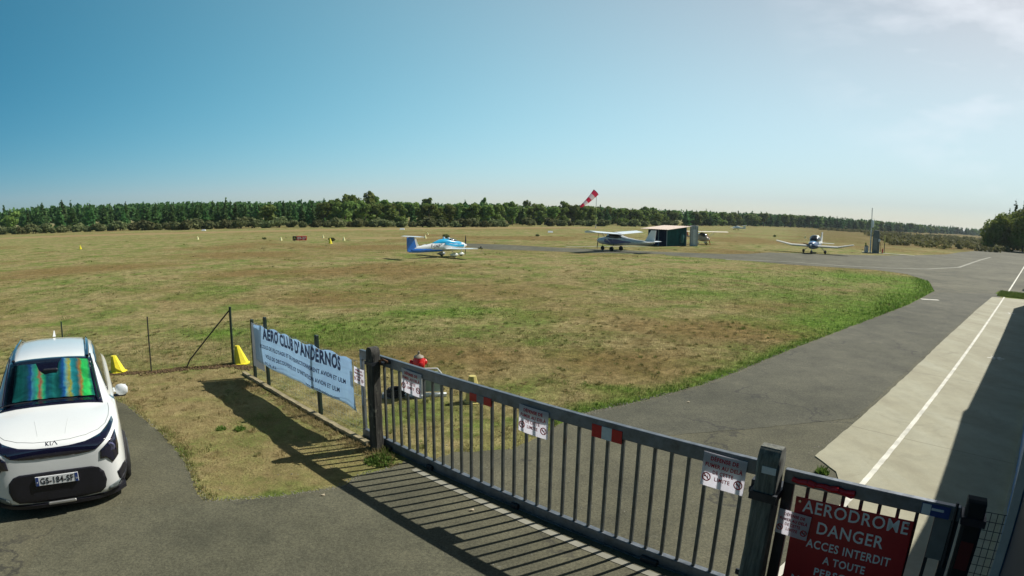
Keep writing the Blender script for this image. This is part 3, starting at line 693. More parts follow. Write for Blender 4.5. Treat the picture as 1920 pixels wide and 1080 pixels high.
wf = lambda v: (v.x, bw(v.x, v.z) - .0045 + v.y * .3, v.z)
lettering([("AERO CLUB D'ANDERNOS", .30, 1.625, 1.10, .013, 3.06)], ink_navy, bn, 'headline', warp=wf)
lettering([('ECOLE DE PILOTAGE ET DE PERFECTIONNEMENT AVION ET ULM', .104, 1.61, .84, .0028, 3.32), ("VOLS DE DECOUVERTE ET D'INITIATION AVION ET ULM", .106, 1.62, .66, .0028, 2.92),
           ('05.56.82', .07, .38, .515, .0008, .55), ('www.aeroclub-andernos.com', .062, 2.49, .515, .0008, 1.15)], ink_navy, bn, 'small_print', warp=wf)
mb = MB(); mb.poly([(-.69, 0), (-.08, 0), (-.08, .003), (-.69, .003)], .28, 1.215); o = mb.build('hanging_sheet', translucent('grey_vinyl', (.55, .57, .60), .35)); o.location = (*FP(0, .008), 0); o.rotation_euler = (0, 0, FROT)
tag(o, 'plain pale grey panel hung on the fence at the left end of the blue banner', 'panel')

# ------------------------------------------------------------------ boundary fence of thin posts running off to the left
LF = [ground(438, 684), ground(284, 696), ground(122, 712)]
dx, dy = LF[1][0] - LF[0][0], LF[1][1] - LF[0][1]
LF[2] = (LF[1][0] + dx * 1.05, LF[1][1] + dy * 1.05); LF.append((LF[2][0] + dx, LF[2][1] + dy))
bf = empty('boundary_fence', LF[0], math.atan2(dy, dx), 'sparse green steel fence posts and thin wire running left behind the white car', 'fence')
st = math.hypot(dx, dy)
MB().tube([(0, 0, 0), (-.005, 0, 1.37)], .030, 10).build('corner_post', dark_green, bf, smooth=True)
mb = MB(); mb.tube([(st * .575, -.10, 0), (st * .53, -.09, .17), (.02, -.02, 1.28)], .017, 8); mb.build('brace', M('brown_steel', (.055, .045, .03), .7), bf, smooth=True)
for i in (1, 2.03, 3.03): MB().tube([(st * i, 0, 0), (st * i - .02, 0, 1.26)], .016, 8).build('post', M('rusty_green', (.03, .03, .02), .7) if i == 1 else dark_green, bf, smooth=True)
mb = MB(); wire_mesh(mb, 0, st * 3, .08, 1.15, .14, .0011, 0, .18)
mb.build('wire_mesh', M('green_wire', (.12, .17, .12), .5), bf)
lk = LF[0]; fp = FP(-.74, .045)
mb = MB(); L2 = math.hypot(fp[0] - lk[0], fp[1] - lk[1]); wire_mesh(mb, 0, L2, .08, 1.15, .14, .0011, 0, .18)
lf = mb.build('link_mesh', M('green_wire', (.12, .17, .12), .5)); lf.location = (*lk, 0); lf.rotation_euler = (0, 0, math.atan2(fp[1] - lk[1], fp[0] - lk[0]))
tag(lf, 'short stretch of thin wire mesh between the braced corner post and the banner', 'fence')

# end mesh between last post and hangar
o = None; mb = MB()
for x in np.arange(0, .22, .05): mb.tube([(x, 0, .05), (x, 0, 1.43)], .003, 4)
for z in np.arange(.08, 1.45, .075): mb.tube([(0, 0, z), (.21, 0, z + .004)], .003, 4)
o = mb.build('gap_mesh_panel', M('dark_wire', (.03, .035, .04), .5, .4)); o.location = (*GP(7.275, 0), 0); o.rotation_euler = (0, 0, GROT)
tag(o, 'small dark wire mesh panel closing the gap between the last post and the hangar', 'mesh panel')

# ------------------------------------------------------------------ cones, hydrant, markers
def cone(loc, ht, wb, wt, lean, mat, label, cat='marker cone', rz=0):
    rt = empty('marker_cone', loc, rz, label, cat, 'yellow cone markers on the grass')
    mb = MB(); rings = []
    for i in range(5):
        s = i / 4; r = wb + (wt - wb) * s; rings.append([(r * math.cos(a) + lean[0] * s, r * math.sin(a) + lean[1] * s, .02 + (ht - .02) * s) for a in [2 * math.pi * (k + .5) / 8 for k in range(8)]])
    mb.loft(rings); mb.build('cone', mat, rt, smooth=30)
    MB().lathe([(wb * 1.16, 0), (wb * 1.16, .018), (wb * 1.0, .03)], n=8).build('rim', mat, rt)
    return rt
cone(ground(222, 697), .37, .185, .065, (-.09, 0), yellow, 'bright yellow cone standing on the grass beside the white car')
cone(ground(453, 681), .42, .185, .055, (-.09, 0), yellow, 'bright yellow cone at the foot of the braced corner fence post')
cone(ground(888, 753), .50, .17, .07, (-.02, 0), cream, 'faded cream cone behind the sliding gate right of the hydrant')
SMALL = [(151, 467, .38, 'small yellow cone out on the field at the far left of the photo'), (371, 449, .42, 'small pale cone on the far grass above the car and fence'),
         (527, 451, .42, 'small pale cone just left of the red runway sign'), (606, 446, .36, 'tiny pale cone just right of the red runway sign'), (619.5, 457, .55, 'yellow cone in front of a weed tuft right of the runway sign'),
         (645, 451, .42, 'pale cone at the left end of the pale mown strip behind the blue aircraft'), (797.5, 447, .45, 'pale cone next to the tailplane tip of the blue and white aircraft'), (802, 440, .34, 'tiny distant cone above the tailplane of the blue and white aircraft'),
         (1510, 447, .5, 'pale cone in the heath left of the canopy of the apron aircraft')]
for px, py, hh, lb in SMALL:
    L_ = ground(px, py); cone(L_, hh * 1.15, hh * .42, hh * .14, (-.05, 0), M('pale_marker', (.80, .76, .38), .5) if 'pale' in lb or 'tiny' in lb else yellow, lb)
WH = [(382, 432.5, 'white runway edge board nearest the left of the far strip'), (754, 430.5, 'white runway edge board on the far strip above the blue aircraft tail'), (1032, 436, 'tiny white runway edge board left of the high wing aircraft')]
for px, py, lb in WH:
    L_ = ground(px, py); rt = empty('edge_marker', L_, 0, lb, 'runway marker', 'white runway edge boards')
    mb = MB(); mb.loft([[(-.5, -.3, 0), (.5, -.3, 0), (.5, .3, 0), (-.5, .3, 0)], [(-.45, -.03, .32), (.45, -.03, .32), (.45, .03, .32), (-.45, .03, .32)]]); mb.build('board', ink_white, rt)

hy = empty('fire_hydrant', ground(787, 745), .6, 'red fire hydrant with grey cap standing behind the sliding gate', 'hydrant')
MB().lathe([(.10, 0), (.10, .05), (.075, .07), (.07, .52), (.11, .54), (.11, .57)], n=16).build('barrel', M('hydrant_grey', (.30, .32, .32), .5), hy, smooth=True)
MB().lathe([(.09, .57), (.105, .60), (.115, .68), (.11, .74), (.09, .79)], n=16).build('head', red_paint, hy, smooth=True)
for a in (20, 140, 260):
    q = Matrix.Rotation(R(a), 4, 'Z'); mb = MB(); mb.add(*(lambda t: ([q @ Vector(v) for v in t.v], t.f))(MB().lathe([(.05, .08), (.05, .13), (.062, .14), (.062, .165), (.035, .18)], (0, 0, .67), 12, 'X')))
    mb.build('outlet_cap', red_paint, hy, smooth=True)
MB().lathe([(.10, .79), (.085, .815), (.045, .83), (.022, .85), (.022, .90), (.012, .905)], n=14).build('bonnet', M('cap_grey', (.26, .22, .16), .6), hy, smooth=True)
gd_ = empty('guard_frame', ground(805, 742), R(8), 'white tubular guard frame around the right side of the fire hydrant', 'guard frame')
mb = MB(); mb.tube([(-.28, 0, .0), (-.28, 0, .46), (-.22, 0, .54), (.16, 0, .54), (.24, 0, .44), (.24, 0, 0)], .016, 8); mb.build('hoop', ink_white, gd_, smooth=True)
MB().box((.0, .02, .28), (.44, .02, .40)).build('panel', M('pale_green_panel', (.34, .42, .36), .6), gd_)
mb = MB(); mb.box((-.1, -.02, .03), (.86, .10, .05)); mb.build('foot_rail', ink_white, gd_)
bx = empty('meter_box', ground(765, 741), R(5), 'white meter box on legs left of the hydrant', 'box')
MB().bevbox((0, 0, .36), (.20, .16, .36), .015).build('cabinet', ink_white, bx); MB().bevbox((0, 0, .57), (.24, .2, .05), .015).build('lid', ink_white, bx)
for sx in (-.07, .07): MB().box((sx, 0, .09), (.03, .03, .19)).build('leg', ink_white, bx)
hs_ = empty('hose_reel', ground(742, 742), R(10), 'black coiled hose lying on the grass behind the left gate post', 'hose')
mb = MB()
for k in range(4):
    rr = .20 - .02 * k; mb.tube([(rr * math.cos(a), rr * math.sin(a), .03 + .035 * k) for a in np.linspace(0, 2 * math.pi, 20)], .02, 6, False)
mb.build('coil', rubber, hs_, smooth=True); MB().box((.05, 0, .012), (.62, .36, .02)).build('board', M('grey_board', (.18, .19, .19), .7), hs_)

# runway holding sign
rs = empty('runway_sign', ground(562, 452.5), 0, 'low red and black runway sign reading A 09-27 out on the grass', 'sign')
a_ = math.atan2(rs.location.x, rs.location.y); rs.rotation_euler = (0, 0, -a_)
MB().bevbox((-.66, 0, .40), (.52, .16, .56), .02).build('black_panel', ink_black, rs)
MB().bevbox((.26, 0, .40), (1.30, .16, .56), .02).build('red_panel', red_paint, rs)
lettering([('A', .44, -.66, .40, .01, None)], M('sign_yellow', (.5, .42, .1), .5), rs, 'location_letter', mtx=Matrix.Translation((0, -.085, 0)))
lettering([('09-27', .46, .26, .40, .012, 1.1)], ink_white, rs, 'runway_number', mtx=Matrix.Translation((0, -.085, 0)))
for x in (-.7, 0, .7): MB().tube([(x, 0, 0), (x, 0, .14)], .03, 6).build('leg', galv_dark, rs)

# windsock
wsx, wsy = ground(1117, 428)
ws = empty('windsock', (wsx, wsy, 0), 0, 'tall mast with drooping red and white striped windsock in front of the treeline', 'windsock')
pole_h = 10.0
for i, (z0, z1, m_) in enumerate([(0, 1.2, 'w'), (1.2, 2.9, 'y'), (2.9, 4.2, 'd'), (4.2, 6.0, 'y'), (6.0, pole_h, 'w')]):
    MB().tube([(0, 0, z0), (0, 0, z1)], .11 if z1 < 6.1 else .07, 8).build('mast_section', {'w': M('mast_grey', (.5, .52, .52), .5), 'y': M('mast_yellow', (.45, .50, .14), .5), 'd': M('mast_dark', (.10, .14, .07), .6)}[m_], ws, smooth=True)
P0 = Vector((-.15, 0, 9.95)); dirv = Vector((-4.5, -.6, -4.3)).normalized(); Ls = 5.9; ua = Vector((0, 1, 0)); ub = dirv.cross(ua).normalized(); ua = ub.cross(dirv).normalized()
for k in range(5):
    rings = []
    for s in np.linspace(k / 5, (k + 1) / 5, 4):
        c = P0 + dirv * Ls * s + Vector((0, 0, -.25 * math.sin(s * 3.0))); r = .98 - .50 * s
        rings.append([c + ua * r * math.cos(a) + ub * r * math.sin(a) * (1 - .25 * s) for a in np.linspace(0, 2 * math.pi, 17)[:-1]])
    o = MB().loft(rings, cap=False).build('red_band' if k % 2 == 0 else 'white_band', sock_red if k % 2 == 0 else sock_white, ws, smooth='all')
mb = MB(); mb.tube([P0 + ua * .98 * math.cos(a) + ub * .98 * math.sin(a) for a in np.linspace(0, 2 * math.pi, 17)], .03, 5, False); mb.tube([(0, 0, 9.9), P0 + ub * .8], .03, 5); mb.build('hoop', galv_dark, ws)

# ------------------------------------------------------------------ parked car
CARX, CARY = -5.33, 5.05; CAR_AZ = -41.5
car = empty('parked_car', (CARX, CARY, 0), R(-CAR_AZ), 'white electric crossover parked nose first with a shiny sunshade behind its windscreen', 'car')
def car_body():
    st_ = [  # y, half width, bottom z, shoulder z, top z centre, greenhouse half width at roof
        (0.00, .50, .22, .70, .80, 0), (.012, .62, .16, .76, .845, 0), (.05, .735, .15, .80, .885, 0), (.12, .80, .15, .835, .915, 0), (.24, .855, .15, .87, .945, 0), (.40, .885, .15, .90, .975, 0),
        (.60, .90, .16, .925, 1.005, 0), (.85, .905, .17, .95, 1.03, 0), (1.08, .905, .17, .97, 1.065, .70), (1.30, .908, .17, .985, 1.175, .665), (1.55, .91, .17, .99, 1.315, .635), (1.80, .91, .17, .995, 1.44, .61), (1.98, .91, .17, 1.0, 1.515, .60),
        (2.20, .91, .17, 1.0, 1.545, .60), (2.6, .91, .17, 1.005, 1.56, .60), (3.1, .91, .17, 1.02, 1.55, .595), (3.6, .905, .18, 1.04, 1.515, .58), (3.90, .89, .20, 1.05, 1.46, .56), (4.15, .87, .24, 1.05, 1.26, .55), (4.33, .83, .27, 1.0, 1.06, .55), (4.42, .74, .30, .90, .95, 0)]
    rings = []
    for y, W, zb, zs, zt, wr in st_:
        if wr == 0: up = [(W * .93, zs + (zt - zs) * .35), (W * .82, zs + (zt - zs) * .62), (W * .62, zs + (zt - zs) * .85), (W * .32, zt - (zt - zs) * .03)]
        else: up = [(W - .095, zs + .02), (wr + .04 + (W - .095 - wr - .04) * .5, zs + (zt - zs) * .52), (wr + .055, zt - .085), (wr * .90, zt - .022)]
        half = [(W * .80, zb), (W * .97, zb + .05), (W, zb + .20), (W * 1.003, (zb + zs) / 2 + .03), (W * .985, zs - .12), (W * .97, zs - .03), (W * .955, zs)] + up
        yb = [0] * len(half)
        full = [(x, y, z) for x, z in half] + [(0, y, zt)] + [(-x, y, z) for x, z in half[::-1]]
        rings.append(full)
    mb = MB(); mb.loft(rings); return mb
body = car_body().build('body', white_paint, car, smooth='all')
def apply_bool(o, cutter):
    md = o.modifiers.new('cut', 'BOOLEAN'); md.operation = 'DIFFERENCE'; md.object = cutter; md.solver = 'EXACT'
    dg = bpy.context.evaluated_depsgraph_get(); me = bpy.data.meshes.new_from_object(o.evaluated_get(dg)); o.modifiers.clear(); o.data = me
    bpy.data.objects.remove(cutter)
ss = body.modifiers.new('ss', 'SUBSURF'); ss.levels = 1; ss.render_levels = 1
dg = bpy.context.evaluated_depsgraph_get(); me = bpy.data.meshes.new_from_object(body.evaluated_get(dg)); body.modifiers.clear(); body.data = me
BV = BVHTree.FromPolygons([v.co.copy() for v in me.vertices], [tuple(p.vertices) for p in me.polygons])
def conform(name, poly, mat, axis='front', off=.006, thick=.006, parent=None, step=.035, side=1, smooth=True, pleat=None, zplane=None):
    """lay a thin curved panel with the outline poly on the car body; axis gives the direction it is pressed on from"""
    bm = bmesh.new(); vs = [bm.verts.new((a, b, 0)) for a, b in poly]; bm.faces.new(vs)
    lo = [min(p[i] for p in poly) for i in (0, 1)]; hi = [max(p[i] for p in poly) for i in (0, 1)]
    for i in (0, 1):
        q = lo[i] + step
        while q < hi[i]:
            no = (1, 0, 0) if i == 0 else (0, 1, 0); co = (q, 0, 0) if i == 0 else (0, q, 0)
            bmesh.ops.bisect_plane(bm, geom=bm.verts[:] + bm.edges[:] + bm.faces[:], plane_co=co, plane_no=no); q += step
    bad = []
    for v in bm.verts:
        a, b = v.co.x, v.co.y
        if axis == 'front': o_, d_ = Vector((a, -1, b)), Vector((0, 1, 0))
        elif axis == 'side': o_, d_ = Vector((side * 2, a, b)), Vector((-side, 0, 0))
        elif axis == 'top': o_, d_ = Vector((a, b, 3)), Vector((0, 0, -1))
        elif axis == 'glass': o_, d_ = Vector((a, 1.06 + b * .92 - .466, 1.04 + b * .485 + .885)), Vector((0, .466, -.885))
        hit, nrm, _, _ = BV.ray_cast(o_, d_)
        if hit is None: hit, nrm, _, _ = BV.find_nearest(o_ + d_ * 1.0)
        if nrm.dot(d_) > 0: nrm = -nrm
        e = off + (pleat(a, b) if pleat else 0)
        v.co = hit + nrm * e * .5 - d_ * e * .5
    bmesh.ops.recalc_face_normals(bm, faces=bm.faces)
    out = Vector((0, -1, 0)) if axis == 'front' else Vector((side, 0, 0)) if axis == 'side' else Vector((0, -.4, 1))
    if sum(f.normal.dot(out) for f in bm.faces) < 0: bmesh.ops.reverse_faces(bm, faces=bm.faces)
    me = bpy.data.meshes.new(name); bm.to_mesh(me); bm.free(); me.materials.append(mat)
    o = bpy.data.objects.new(name, me); COL.objects.link(o); o.parent = parent or car
    if thick: md = o.modifiers.new('t', 'SOLIDIFY'); md.thickness = thick; md.offset = -1
    if smooth: me.polygons.foreach_set('use_smooth', [True] * len(me.polygons))
    return o
mirror = lambda p: [(-a, b) for a, b in p][::-1]
# nose
band = [(0, .735), (.18, .73), (.42, .745), (.52, .765), (.62, .83), (.79, .945), (.775, .965), (.60, .905), (.40, .868), (.2, .852), (0, .848)]
conform('upper_grille', [(-a, b) for a, b in band[:0:-1]] + band, gloss_black, off=.008)
grl = [(0, .185), (.30, .19), (.50, .205), (.57, .26), (.60, .36), (.58, .47), (.52, .535), (.44, .56), (0, .565)]
conform('lower_grille', [(-a, b) for a, b in grl[:0:-1]] + grl, black_plastic, off=.010)
hl = [(.555, .635), (.64, .635), (.705, .56), (.785, .625), (.80, .74), (.785, .90), (.69, .83), (.57, .745)]
for sgn in (1, -1):
    H_ = hl if sgn > 0 else mirror(hl)
    h_ = conform('headlight', H_, gloss_black, off=.012)
    mb = MB(); mb.lathe([(.055, 0), (.06, -.01), (.045, -.02), (.0, -.012)], (sgn * .70, .058, .755), 16, 'Y'); mb.build('projector_lens', M('lens', (.25, .25, .42), .1, .6), h_, smooth=True)
    fg = [(.745, .42), (.83, .47), (.865, .46), (.875, .30), (.80, .285), (.765, .31)]
    conform('corner_vent', fg if sgn > 0 else mirror(fg), black_plastic, off=.010)
    fl = [(.60, .20), (.76, .23), (.775, .31), (.62, .26)]
    conform('fog_insert', fl if sgn > 0 else mirror(fl), M('grey_insert', (.16, .19, .19), .4), off=.010)
lip = [(0, .145), (.45, .15), (.62, .17), (.80, .24), (.90, .30), (.90, .17), (.45, .155 - .04), (0, .115)]
lw = [(-.88, .30), (-.80, .245), (-.62, .185), (-.45, .165), (0, .16), (.45, .165), (.62, .185), (.80, .245), (.88, .30), (.885, .20), (.80, .165), (.4, .155), (0, .152), (-.4, .155), (-.80, .165), (-.885, .20)]
conform('lower_lip', lw, black_plastic, off=.014)
mb = MB(); mb.loft([[(x, .10 + .22 * (x / .8) ** 4, .10), (x, -.005 + .22 * abs(x / .8) ** 4, .115), (x, -.012 + .22 * abs(x / .8) ** 4, .16), (x, .10 + .22 * (x / .8) ** 4, .17)] for x in np.linspace(-.84, .84, 17)]); mb.build('skid_plate', black_plastic, car, smooth=30)
MB().bevbox((0.02, -.035, .175), (.34, .03, .035), .008).build('skid_trim', M('silver_trim', (.42, .42, .40), .35, .6), car)
# registration plate
car.rotation_euler = (0, R(1.8), R(-CAR_AZ)); car.location.z = .015
pt = empty('plate', (0, 0, 0)); pt.parent = car
MB().bevbox((0, -.022, .465), (.52, .014, .112), .003).build('plate_panel', ink_white, pt)
for sx in (-1, 1): MB().box((sx * .238, -.0305, .465), (.036, .004, .108)).build('plate_band', navy, pt)
lettering([('GS-184-SF', .105, 0, .462, .0015, .40)], ink_black, pt, 'plate_number', mtx=Matrix.Translation((0, -.031, 0)))
lettering([('F', .03, -.238, .45, 0, None), ('33', .026, .238, .45, 0, None)], ink_white, pt, 'plate_code', mtx=Matrix.Translation((0, -.034, 0)))
for o_ in list(pt.children): o_.parent = car
bpy.data.objects.remove(pt)
# maker's lettering on the bonnet lip, drawn as strokes
mb = MB()
for seg in ([(-.085, .877), (-.085, .915)], [(-.045, .915), (-.080, .896), (-.045, .877)], [(-.018, .877), (-.018, .915)], [(.005, .877), (.045, .915), (.085, .877)]):
    for i in range(len(seg) - 1):
        pts = []
        for q in np.linspace(0, 1, 5):
            a = .8 * (seg[i][0] + (seg[i + 1][0] - seg[i][0]) * q); b = .886 + .8 * (seg[i][1] + (seg[i + 1][1] - seg[i][1]) * q - .896)
            hit, _, _, _ = BV.ray_cast(Vector((a, -1, b)), Vector((0, 1, 0))); pts.append(hit + Vector((0, -.004, .001)) if hit else Vector((a, .05, b)))
        mb.tube(pts, .0042, 5)
mb.build('bonnet_emblem', gloss_black, car)
# bonnet shut line and creases
def seam(name, pts, r=.004, mat=black_plastic, axis='top'):
    mb = MB(); out = []
    for i in range(len(pts) - 1):
        for q in np.linspace(0, 1, 7)[:-1 if i < len(pts) - 2 else None]:
            a = pts[i][0] + (pts[i + 1][0] - pts[i][0]) * q; b = pts[i][1] + (pts[i + 1][1] - pts[i][1]) * q
            hit, n_h, _, _ = BV.ray_cast(Vector((a, b, 3)) if axis == 'top' else Vector((2 * math.copysign(1, axis), a, b)), Vector((0, 0, -1)) if axis == 'top' else Vector((-math.copysign(1, axis), 0, 0)))
            if hit: out.append(hit + n_h * .0005)
    mb.tube(out, r, 5); return mb.build(name, mat, car)
grey_line = M('shut_line', (.16, .17, .17), .6)
half = [(0, .085), (.22, .10), (.42, .15), (.58, .25), (.68, .40), (.735, .62), (.76, .85), (.76, 1.05)]
seam('bonnet_shut_line', [(-a, b) for a, b in half[:0:-1]] + half, .0035, grey_line)
for sx in (-.17, .17): seam('bonnet_crease', [(sx * 1.0, .22), (sx * 1.25, .6)], .0025, M('crease', (.55, .57, .55), .4))
# windscreen: black surround, pleated reflective sunshade, glass
def shade_mat():
    m, n, l, p = new_mat('iridescent_foil')
    tcn = n.new('ShaderNodeTexCoord'); sx_ = n.new('ShaderNodeSeparateXYZ'); l.new(tcn.outputs['Object'], sx_.inputs[0])
    f = nz(n, l, tcn.outputs['Object'], 7, 3, .5, .6)
    xx = math_(n, l, 'ADD', math_(n, l, 'MULTIPLY', math_(n, l, 'ADD', sx_.outputs[0], .53), .885), math_(n, l, 'MULTIPLY', math_(n, l, 'SUBTRACT', f, .5), .10))
    stops = [(.0, (.01, .13, .14)), (.10, (.02, .20, .20)), (.17, (.02, .12, .16)), (.22, (.03, .12, .42)), (.24, (.10, .40, .55)), (.31, (.05, .55, .30)), (.345, (.60, .14, .10)), (.38, (.05, .60, .30)),
             (.42, (.02, .18, .26)), (.50, (.02, .22, .22)), (.57, (.01, .12, .13)), (.63, (.03, .15, .50)), (.65, (.12, .45, .70)), (.71, (.70, .58, .06)), (.745, (.05, .50, .60)), (.80, (.03, .25, .30)), (.84, (.55, .22, .06)), (.87, (.05, .75, .20)), (.93, (.10, .85, .25)), (.97, (.02, .25, .20))]
    c = ramp(n, l, xx, stops)
    dk = ramp(n, l, nz(n, l, tcn.outputs['Object'], 4, 3, .6, 1), [(.35, (.6, .6, .6)), (.65, (1.4, 1.4, 1.4))]); c = mixc(n, l, .8, c, dk, 'MULTIPLY')
    l.new(c, p.inputs['Base Color']); p.inputs['Metallic'].default_value = .55; p.inputs['Roughness'].default_value = .3
    f2 = nz(n, l, tcn.outputs['Object'], 16, 3); bump(n, l, p, f2, .5, .01); return m
foil = shade_mat()
fr_ = [(-.70, .0), (.70, .0), (.615, 1.0), (-.615, 1.0)]
conform('windscreen_surround', fr_, gloss_black, 'glass', off=.006, thick=.003, step=.06)
def pleat(a, b): return .018 + .013 * abs(((a * 5.4) % 1.0) - .5) * 2
sh = [(-.53, .13), (.60, .13), (.545, .90), (.17, .93), (.12, .83), (.09, .62), (-.08, .60), (-.16, .68), (-.21, .84), (-.50, .86)]
conform('sunshade', sh, foil, 'glass', off=.0, thick=.0015, step=.046, pleat=pleat, smooth=False)
def glass_mat():
    m, n, l, p = new_mat('windscreen_glass'); n.remove(p)
    t = n.new('ShaderNodeBsdfTransparent'); t.inputs[0].default_value = (.86, .93, .90, 1); g = n.new('ShaderNodeBsdfGlossy'); g.inputs['Roughness'].default_value = .02
    f = n.new('ShaderNodeFresnel'); f.inputs[0].default_value = 1.35; s = n.new('ShaderNodeMixShader'); l.new(f.outputs[0], s.inputs[0]); l.new(t.outputs[0], s.inputs[1]); l.new(g.outputs[0], s.inputs[2])
    l.new(s.outputs[0], n['Material Output'].inputs[0]); return m
glass = glass_mat()
conform('windscreen', [(-.665, .05), (.665, .05), (.59, .95), (-.59, .95)], glass, 'glass', off=.045, thick=0, step=.06)
mb = MB(); mb.bevbox((0, 1.66, 1.385), (.22, .05, .07), .015); mb.build('rear_view_mirror', black_plastic, car)
for sx, L_ in ((.35, .52), (-.25, .50)):
    pts = []
    for q in np.linspace(0, 1, 6):
        hit, nn, _, _ = BV.find_nearest(Vector((sx - q * L_, 1.10, 1.08))); pts.append(hit + nn * .055)
    MB().tube(pts, .008, 5).build('wiper', black_plastic, car)
# side glass, rails, mirrors, cladding, wheels
sg = [(1.52, 1.06), (1.98, 1.40), (2.35, 1.455), (3.10, 1.455), (3.62, 1.40), (3.95, 1.24), (3.98, 1.13), (2.5, 1.065)]
for s_ in (1, -1):
    conform('side_window', sg, dark_glass, 'side', off=.006, side=s_, step=.08)
    cl = [(.10, .30), (.10, .17), (4.35, .17), (4.35, .42), (4.05, .66), (3.75, .72), (3.35, .66), (3.15, .40), (1.35, .36), (1.20, .60), (.95, .70), (.62, .66), (.42, .42)]
    conform('lower_cladding', cl, black_plastic, 'side', off=.014, side=s_, step=.10)
    mb = MB(); mb.tube([(s_ * .545, 1.99, 1.485), (s_ * .555, 2.3, 1.528), (s_ * .555, 2.8, 1.54), (s_ * .55, 3.4, 1.52), (s_ * .53, 3.85, 1.435)], .026, 8); mb.build('roof_rail', gloss_black, car, smooth=True)
    mb = MB(); mb.tube([(s_ * .66, 1.08, 1.085), (s_ * .625, 1.5, 1.31), (s_ * .585, 1.95, 1.525)], .014, 6); mb.build('pillar_trim', gloss_black, car, smooth=True)
    mr_ = MB(); rings = []
    for q, k in ((0, .6), (.25, .95), (.55, 1.0), (.85, .8), (1, .45)):
        rings.append([(s_ * (.90 + .17 * q), 1.36 + .05 * math.cos(a) * k - .03 * q, 1.10 + .085 * math.sin(a) * k) for a in np.linspace(0, 2 * math.pi, 13)[:-1]])
    mo = mr_.loft(rings).build('door_mirror', white_paint, car, smooth='all')
    MB().bevbox((s_ * .95, 1.37, 1.02), (.18, .07, .03), .01).build('mirror_foot', black_plastic, mo)
    MB().box((s_ * .985, 1.412, 1.10), (.14, .004, .12)).build('mirror_glass', chrome, mo)
    for wy in (.83, 3.55):
        wh = MB().lathe([(.20, -.10), (.30, -.105), (.335, -.07), (.342, 0), (.335, .07), (.30, .105), (.20, .10)], (s_ * .835, wy, .342), 28, 'X').build('wheel', rubber, car, smooth=True)
        mb = MB(); mb.lathe([(0, .0), (.20, .0), (.215, .012), (.215, .03), (.0, .03)], (s_ * .835 + (.09 if s_ > 0 else -.12), wy, .342), 24, 'X'); mb.build('rim', M('alloy', (.30, .31, .32), .3, .8), wh, smooth=30)
    seam('door_line', [(1.42, .45), (1.40, .98)], .004, grey_line, axis=s_ * 1.0); seam('door_line', [(2.55, .45), (2.55, 1.0)], .004, grey_line, axis=s_ * 1.0)
    MB().bevbox((s_ * .915, 2.25, .86), (.03, .20, .03), .008).build('door_handle', white_paint, car)
    tl = [(4.10, .85), (4.36, .80), (4.36, .98), (4.05, 1.02)]
    conform('tail_light', tl, M('tail_red', (.35, .01, .01), .2), 'side', off=.008, side=s_, step=.08)
mb = MB(); mb.loft([[(-.025, 3.70, 1.50), (.025, 3.70, 1.50), (.025, 3.88, 1.48), (-.025, 3.88, 1.48)], [(-.006, 3.81, 1.585), (.006, 3.81, 1.585), (.006, 3.86, 1.58), (-.006, 3.86, 1.58)]]); mb.build('antenna_fin', white_paint, car)
# wheel wells
for s_ in (1, -1):
    for wy in (.83, 3.55):
        cb = MB().lathe([(0, -.3), (.375, -.3), (.375, .3), (0, .3)], (s_ * .95, wy, .345), 28, 'X').build('cutter', rubber, car)
        apply_bool(body, cb)
me = body.data; me.materials.clear(); me.materials.append(white_paint); me.polygons.foreach_set('use_smooth', [True] * len(me.polygons)); me.polygons.foreach_set('material_index', [0] * len(me.polygons))
for o_ in car.children:
    if o_.name.startswith('lower_cladding'):
        for wy in (.83, 3.55):
            cb = MB().lathe([(0, -1.6), (.36, -1.6), (.36, 1.6), (0, 1.6)], (0, wy, .345), 28, 'X').build('cutter', rubber, car); apply_bool(o_, cb)
        o_.data.materials.clear(); o_.data.materials.append(black_plastic); o_.data.polygons.foreach_set('material_index', [0] * len(o_.data.polygons))

# ------------------------------------------------------------------ aircraft
def ring_x(x, zc, hw, hh, n=16, p=2.4, flat=0):
    out = []
    for k in range(n):
        a = 2 * math.pi * k / n; c, s = math.cos(a), math.sin(a)
        out.append((x, hw * math.copysign(abs(c) ** (2 / p), c), zc + hh * math.copysign(abs(s) ** (2 / p), s)))
    return out
def wing_half(mb, side, x_le, z0, y0, y1, c0, c1, dz, th=.12, sweep=0, n=6):
    """airfoil section lofted from the root (y0) to the tip (y1)"""
    prof = [(0, 0), (.04, .45), (.15, .85), (.35, 1.0), (.65, .65), (1, .04), (1, -.04), (.6, -.25), (.25, -.45), (.05, -.35)]
    rings = []
    for q in (0, 1):
        c = c0 + (c1 - c0) * q; y = side * (y0 + (y1 - y0) * q); x = x_le - sweep * q
        rings.append([(x - px * c, y, z0 + dz * q + pz * th * c * .62) for px, pz in prof])
    if side < 0: rings = [r[::-1] for r in rings]
    mb.loft(rings)
def prop(parent, x, z, r, ang, mat=black_plastic, blades=2):
    hub = MB().lathe([(0, .16), (.06, .13), (.11, .05), (.13, -.04)], (x, 0, z), 12, 'X').build('spinner', aircraft_white, parent, smooth=True)
    for k in range(blades):
        q = Matrix.Translation((x + .02, 0, z)) @ Matrix.Rotation(R(ang + 360 / blades * k), 4, 'X')
        m = MB(); m.loft([[q @ Vector(v) for v in rr] for rr in ([(.02, -.035, .05), (.02, .035, .05), (-.02, .035, .05), (-.02, -.035, .05)], [(.03, -.06, r * .5), (0, .06, r * .5), (-.01, .06, r * .5), (.02, -.06, r * .5)], [(.01, -.03, r), (0, .03, r), (-.005, .03, r), (.005, -.03, r)])])
        m.build('propeller_blade', mat, parent)
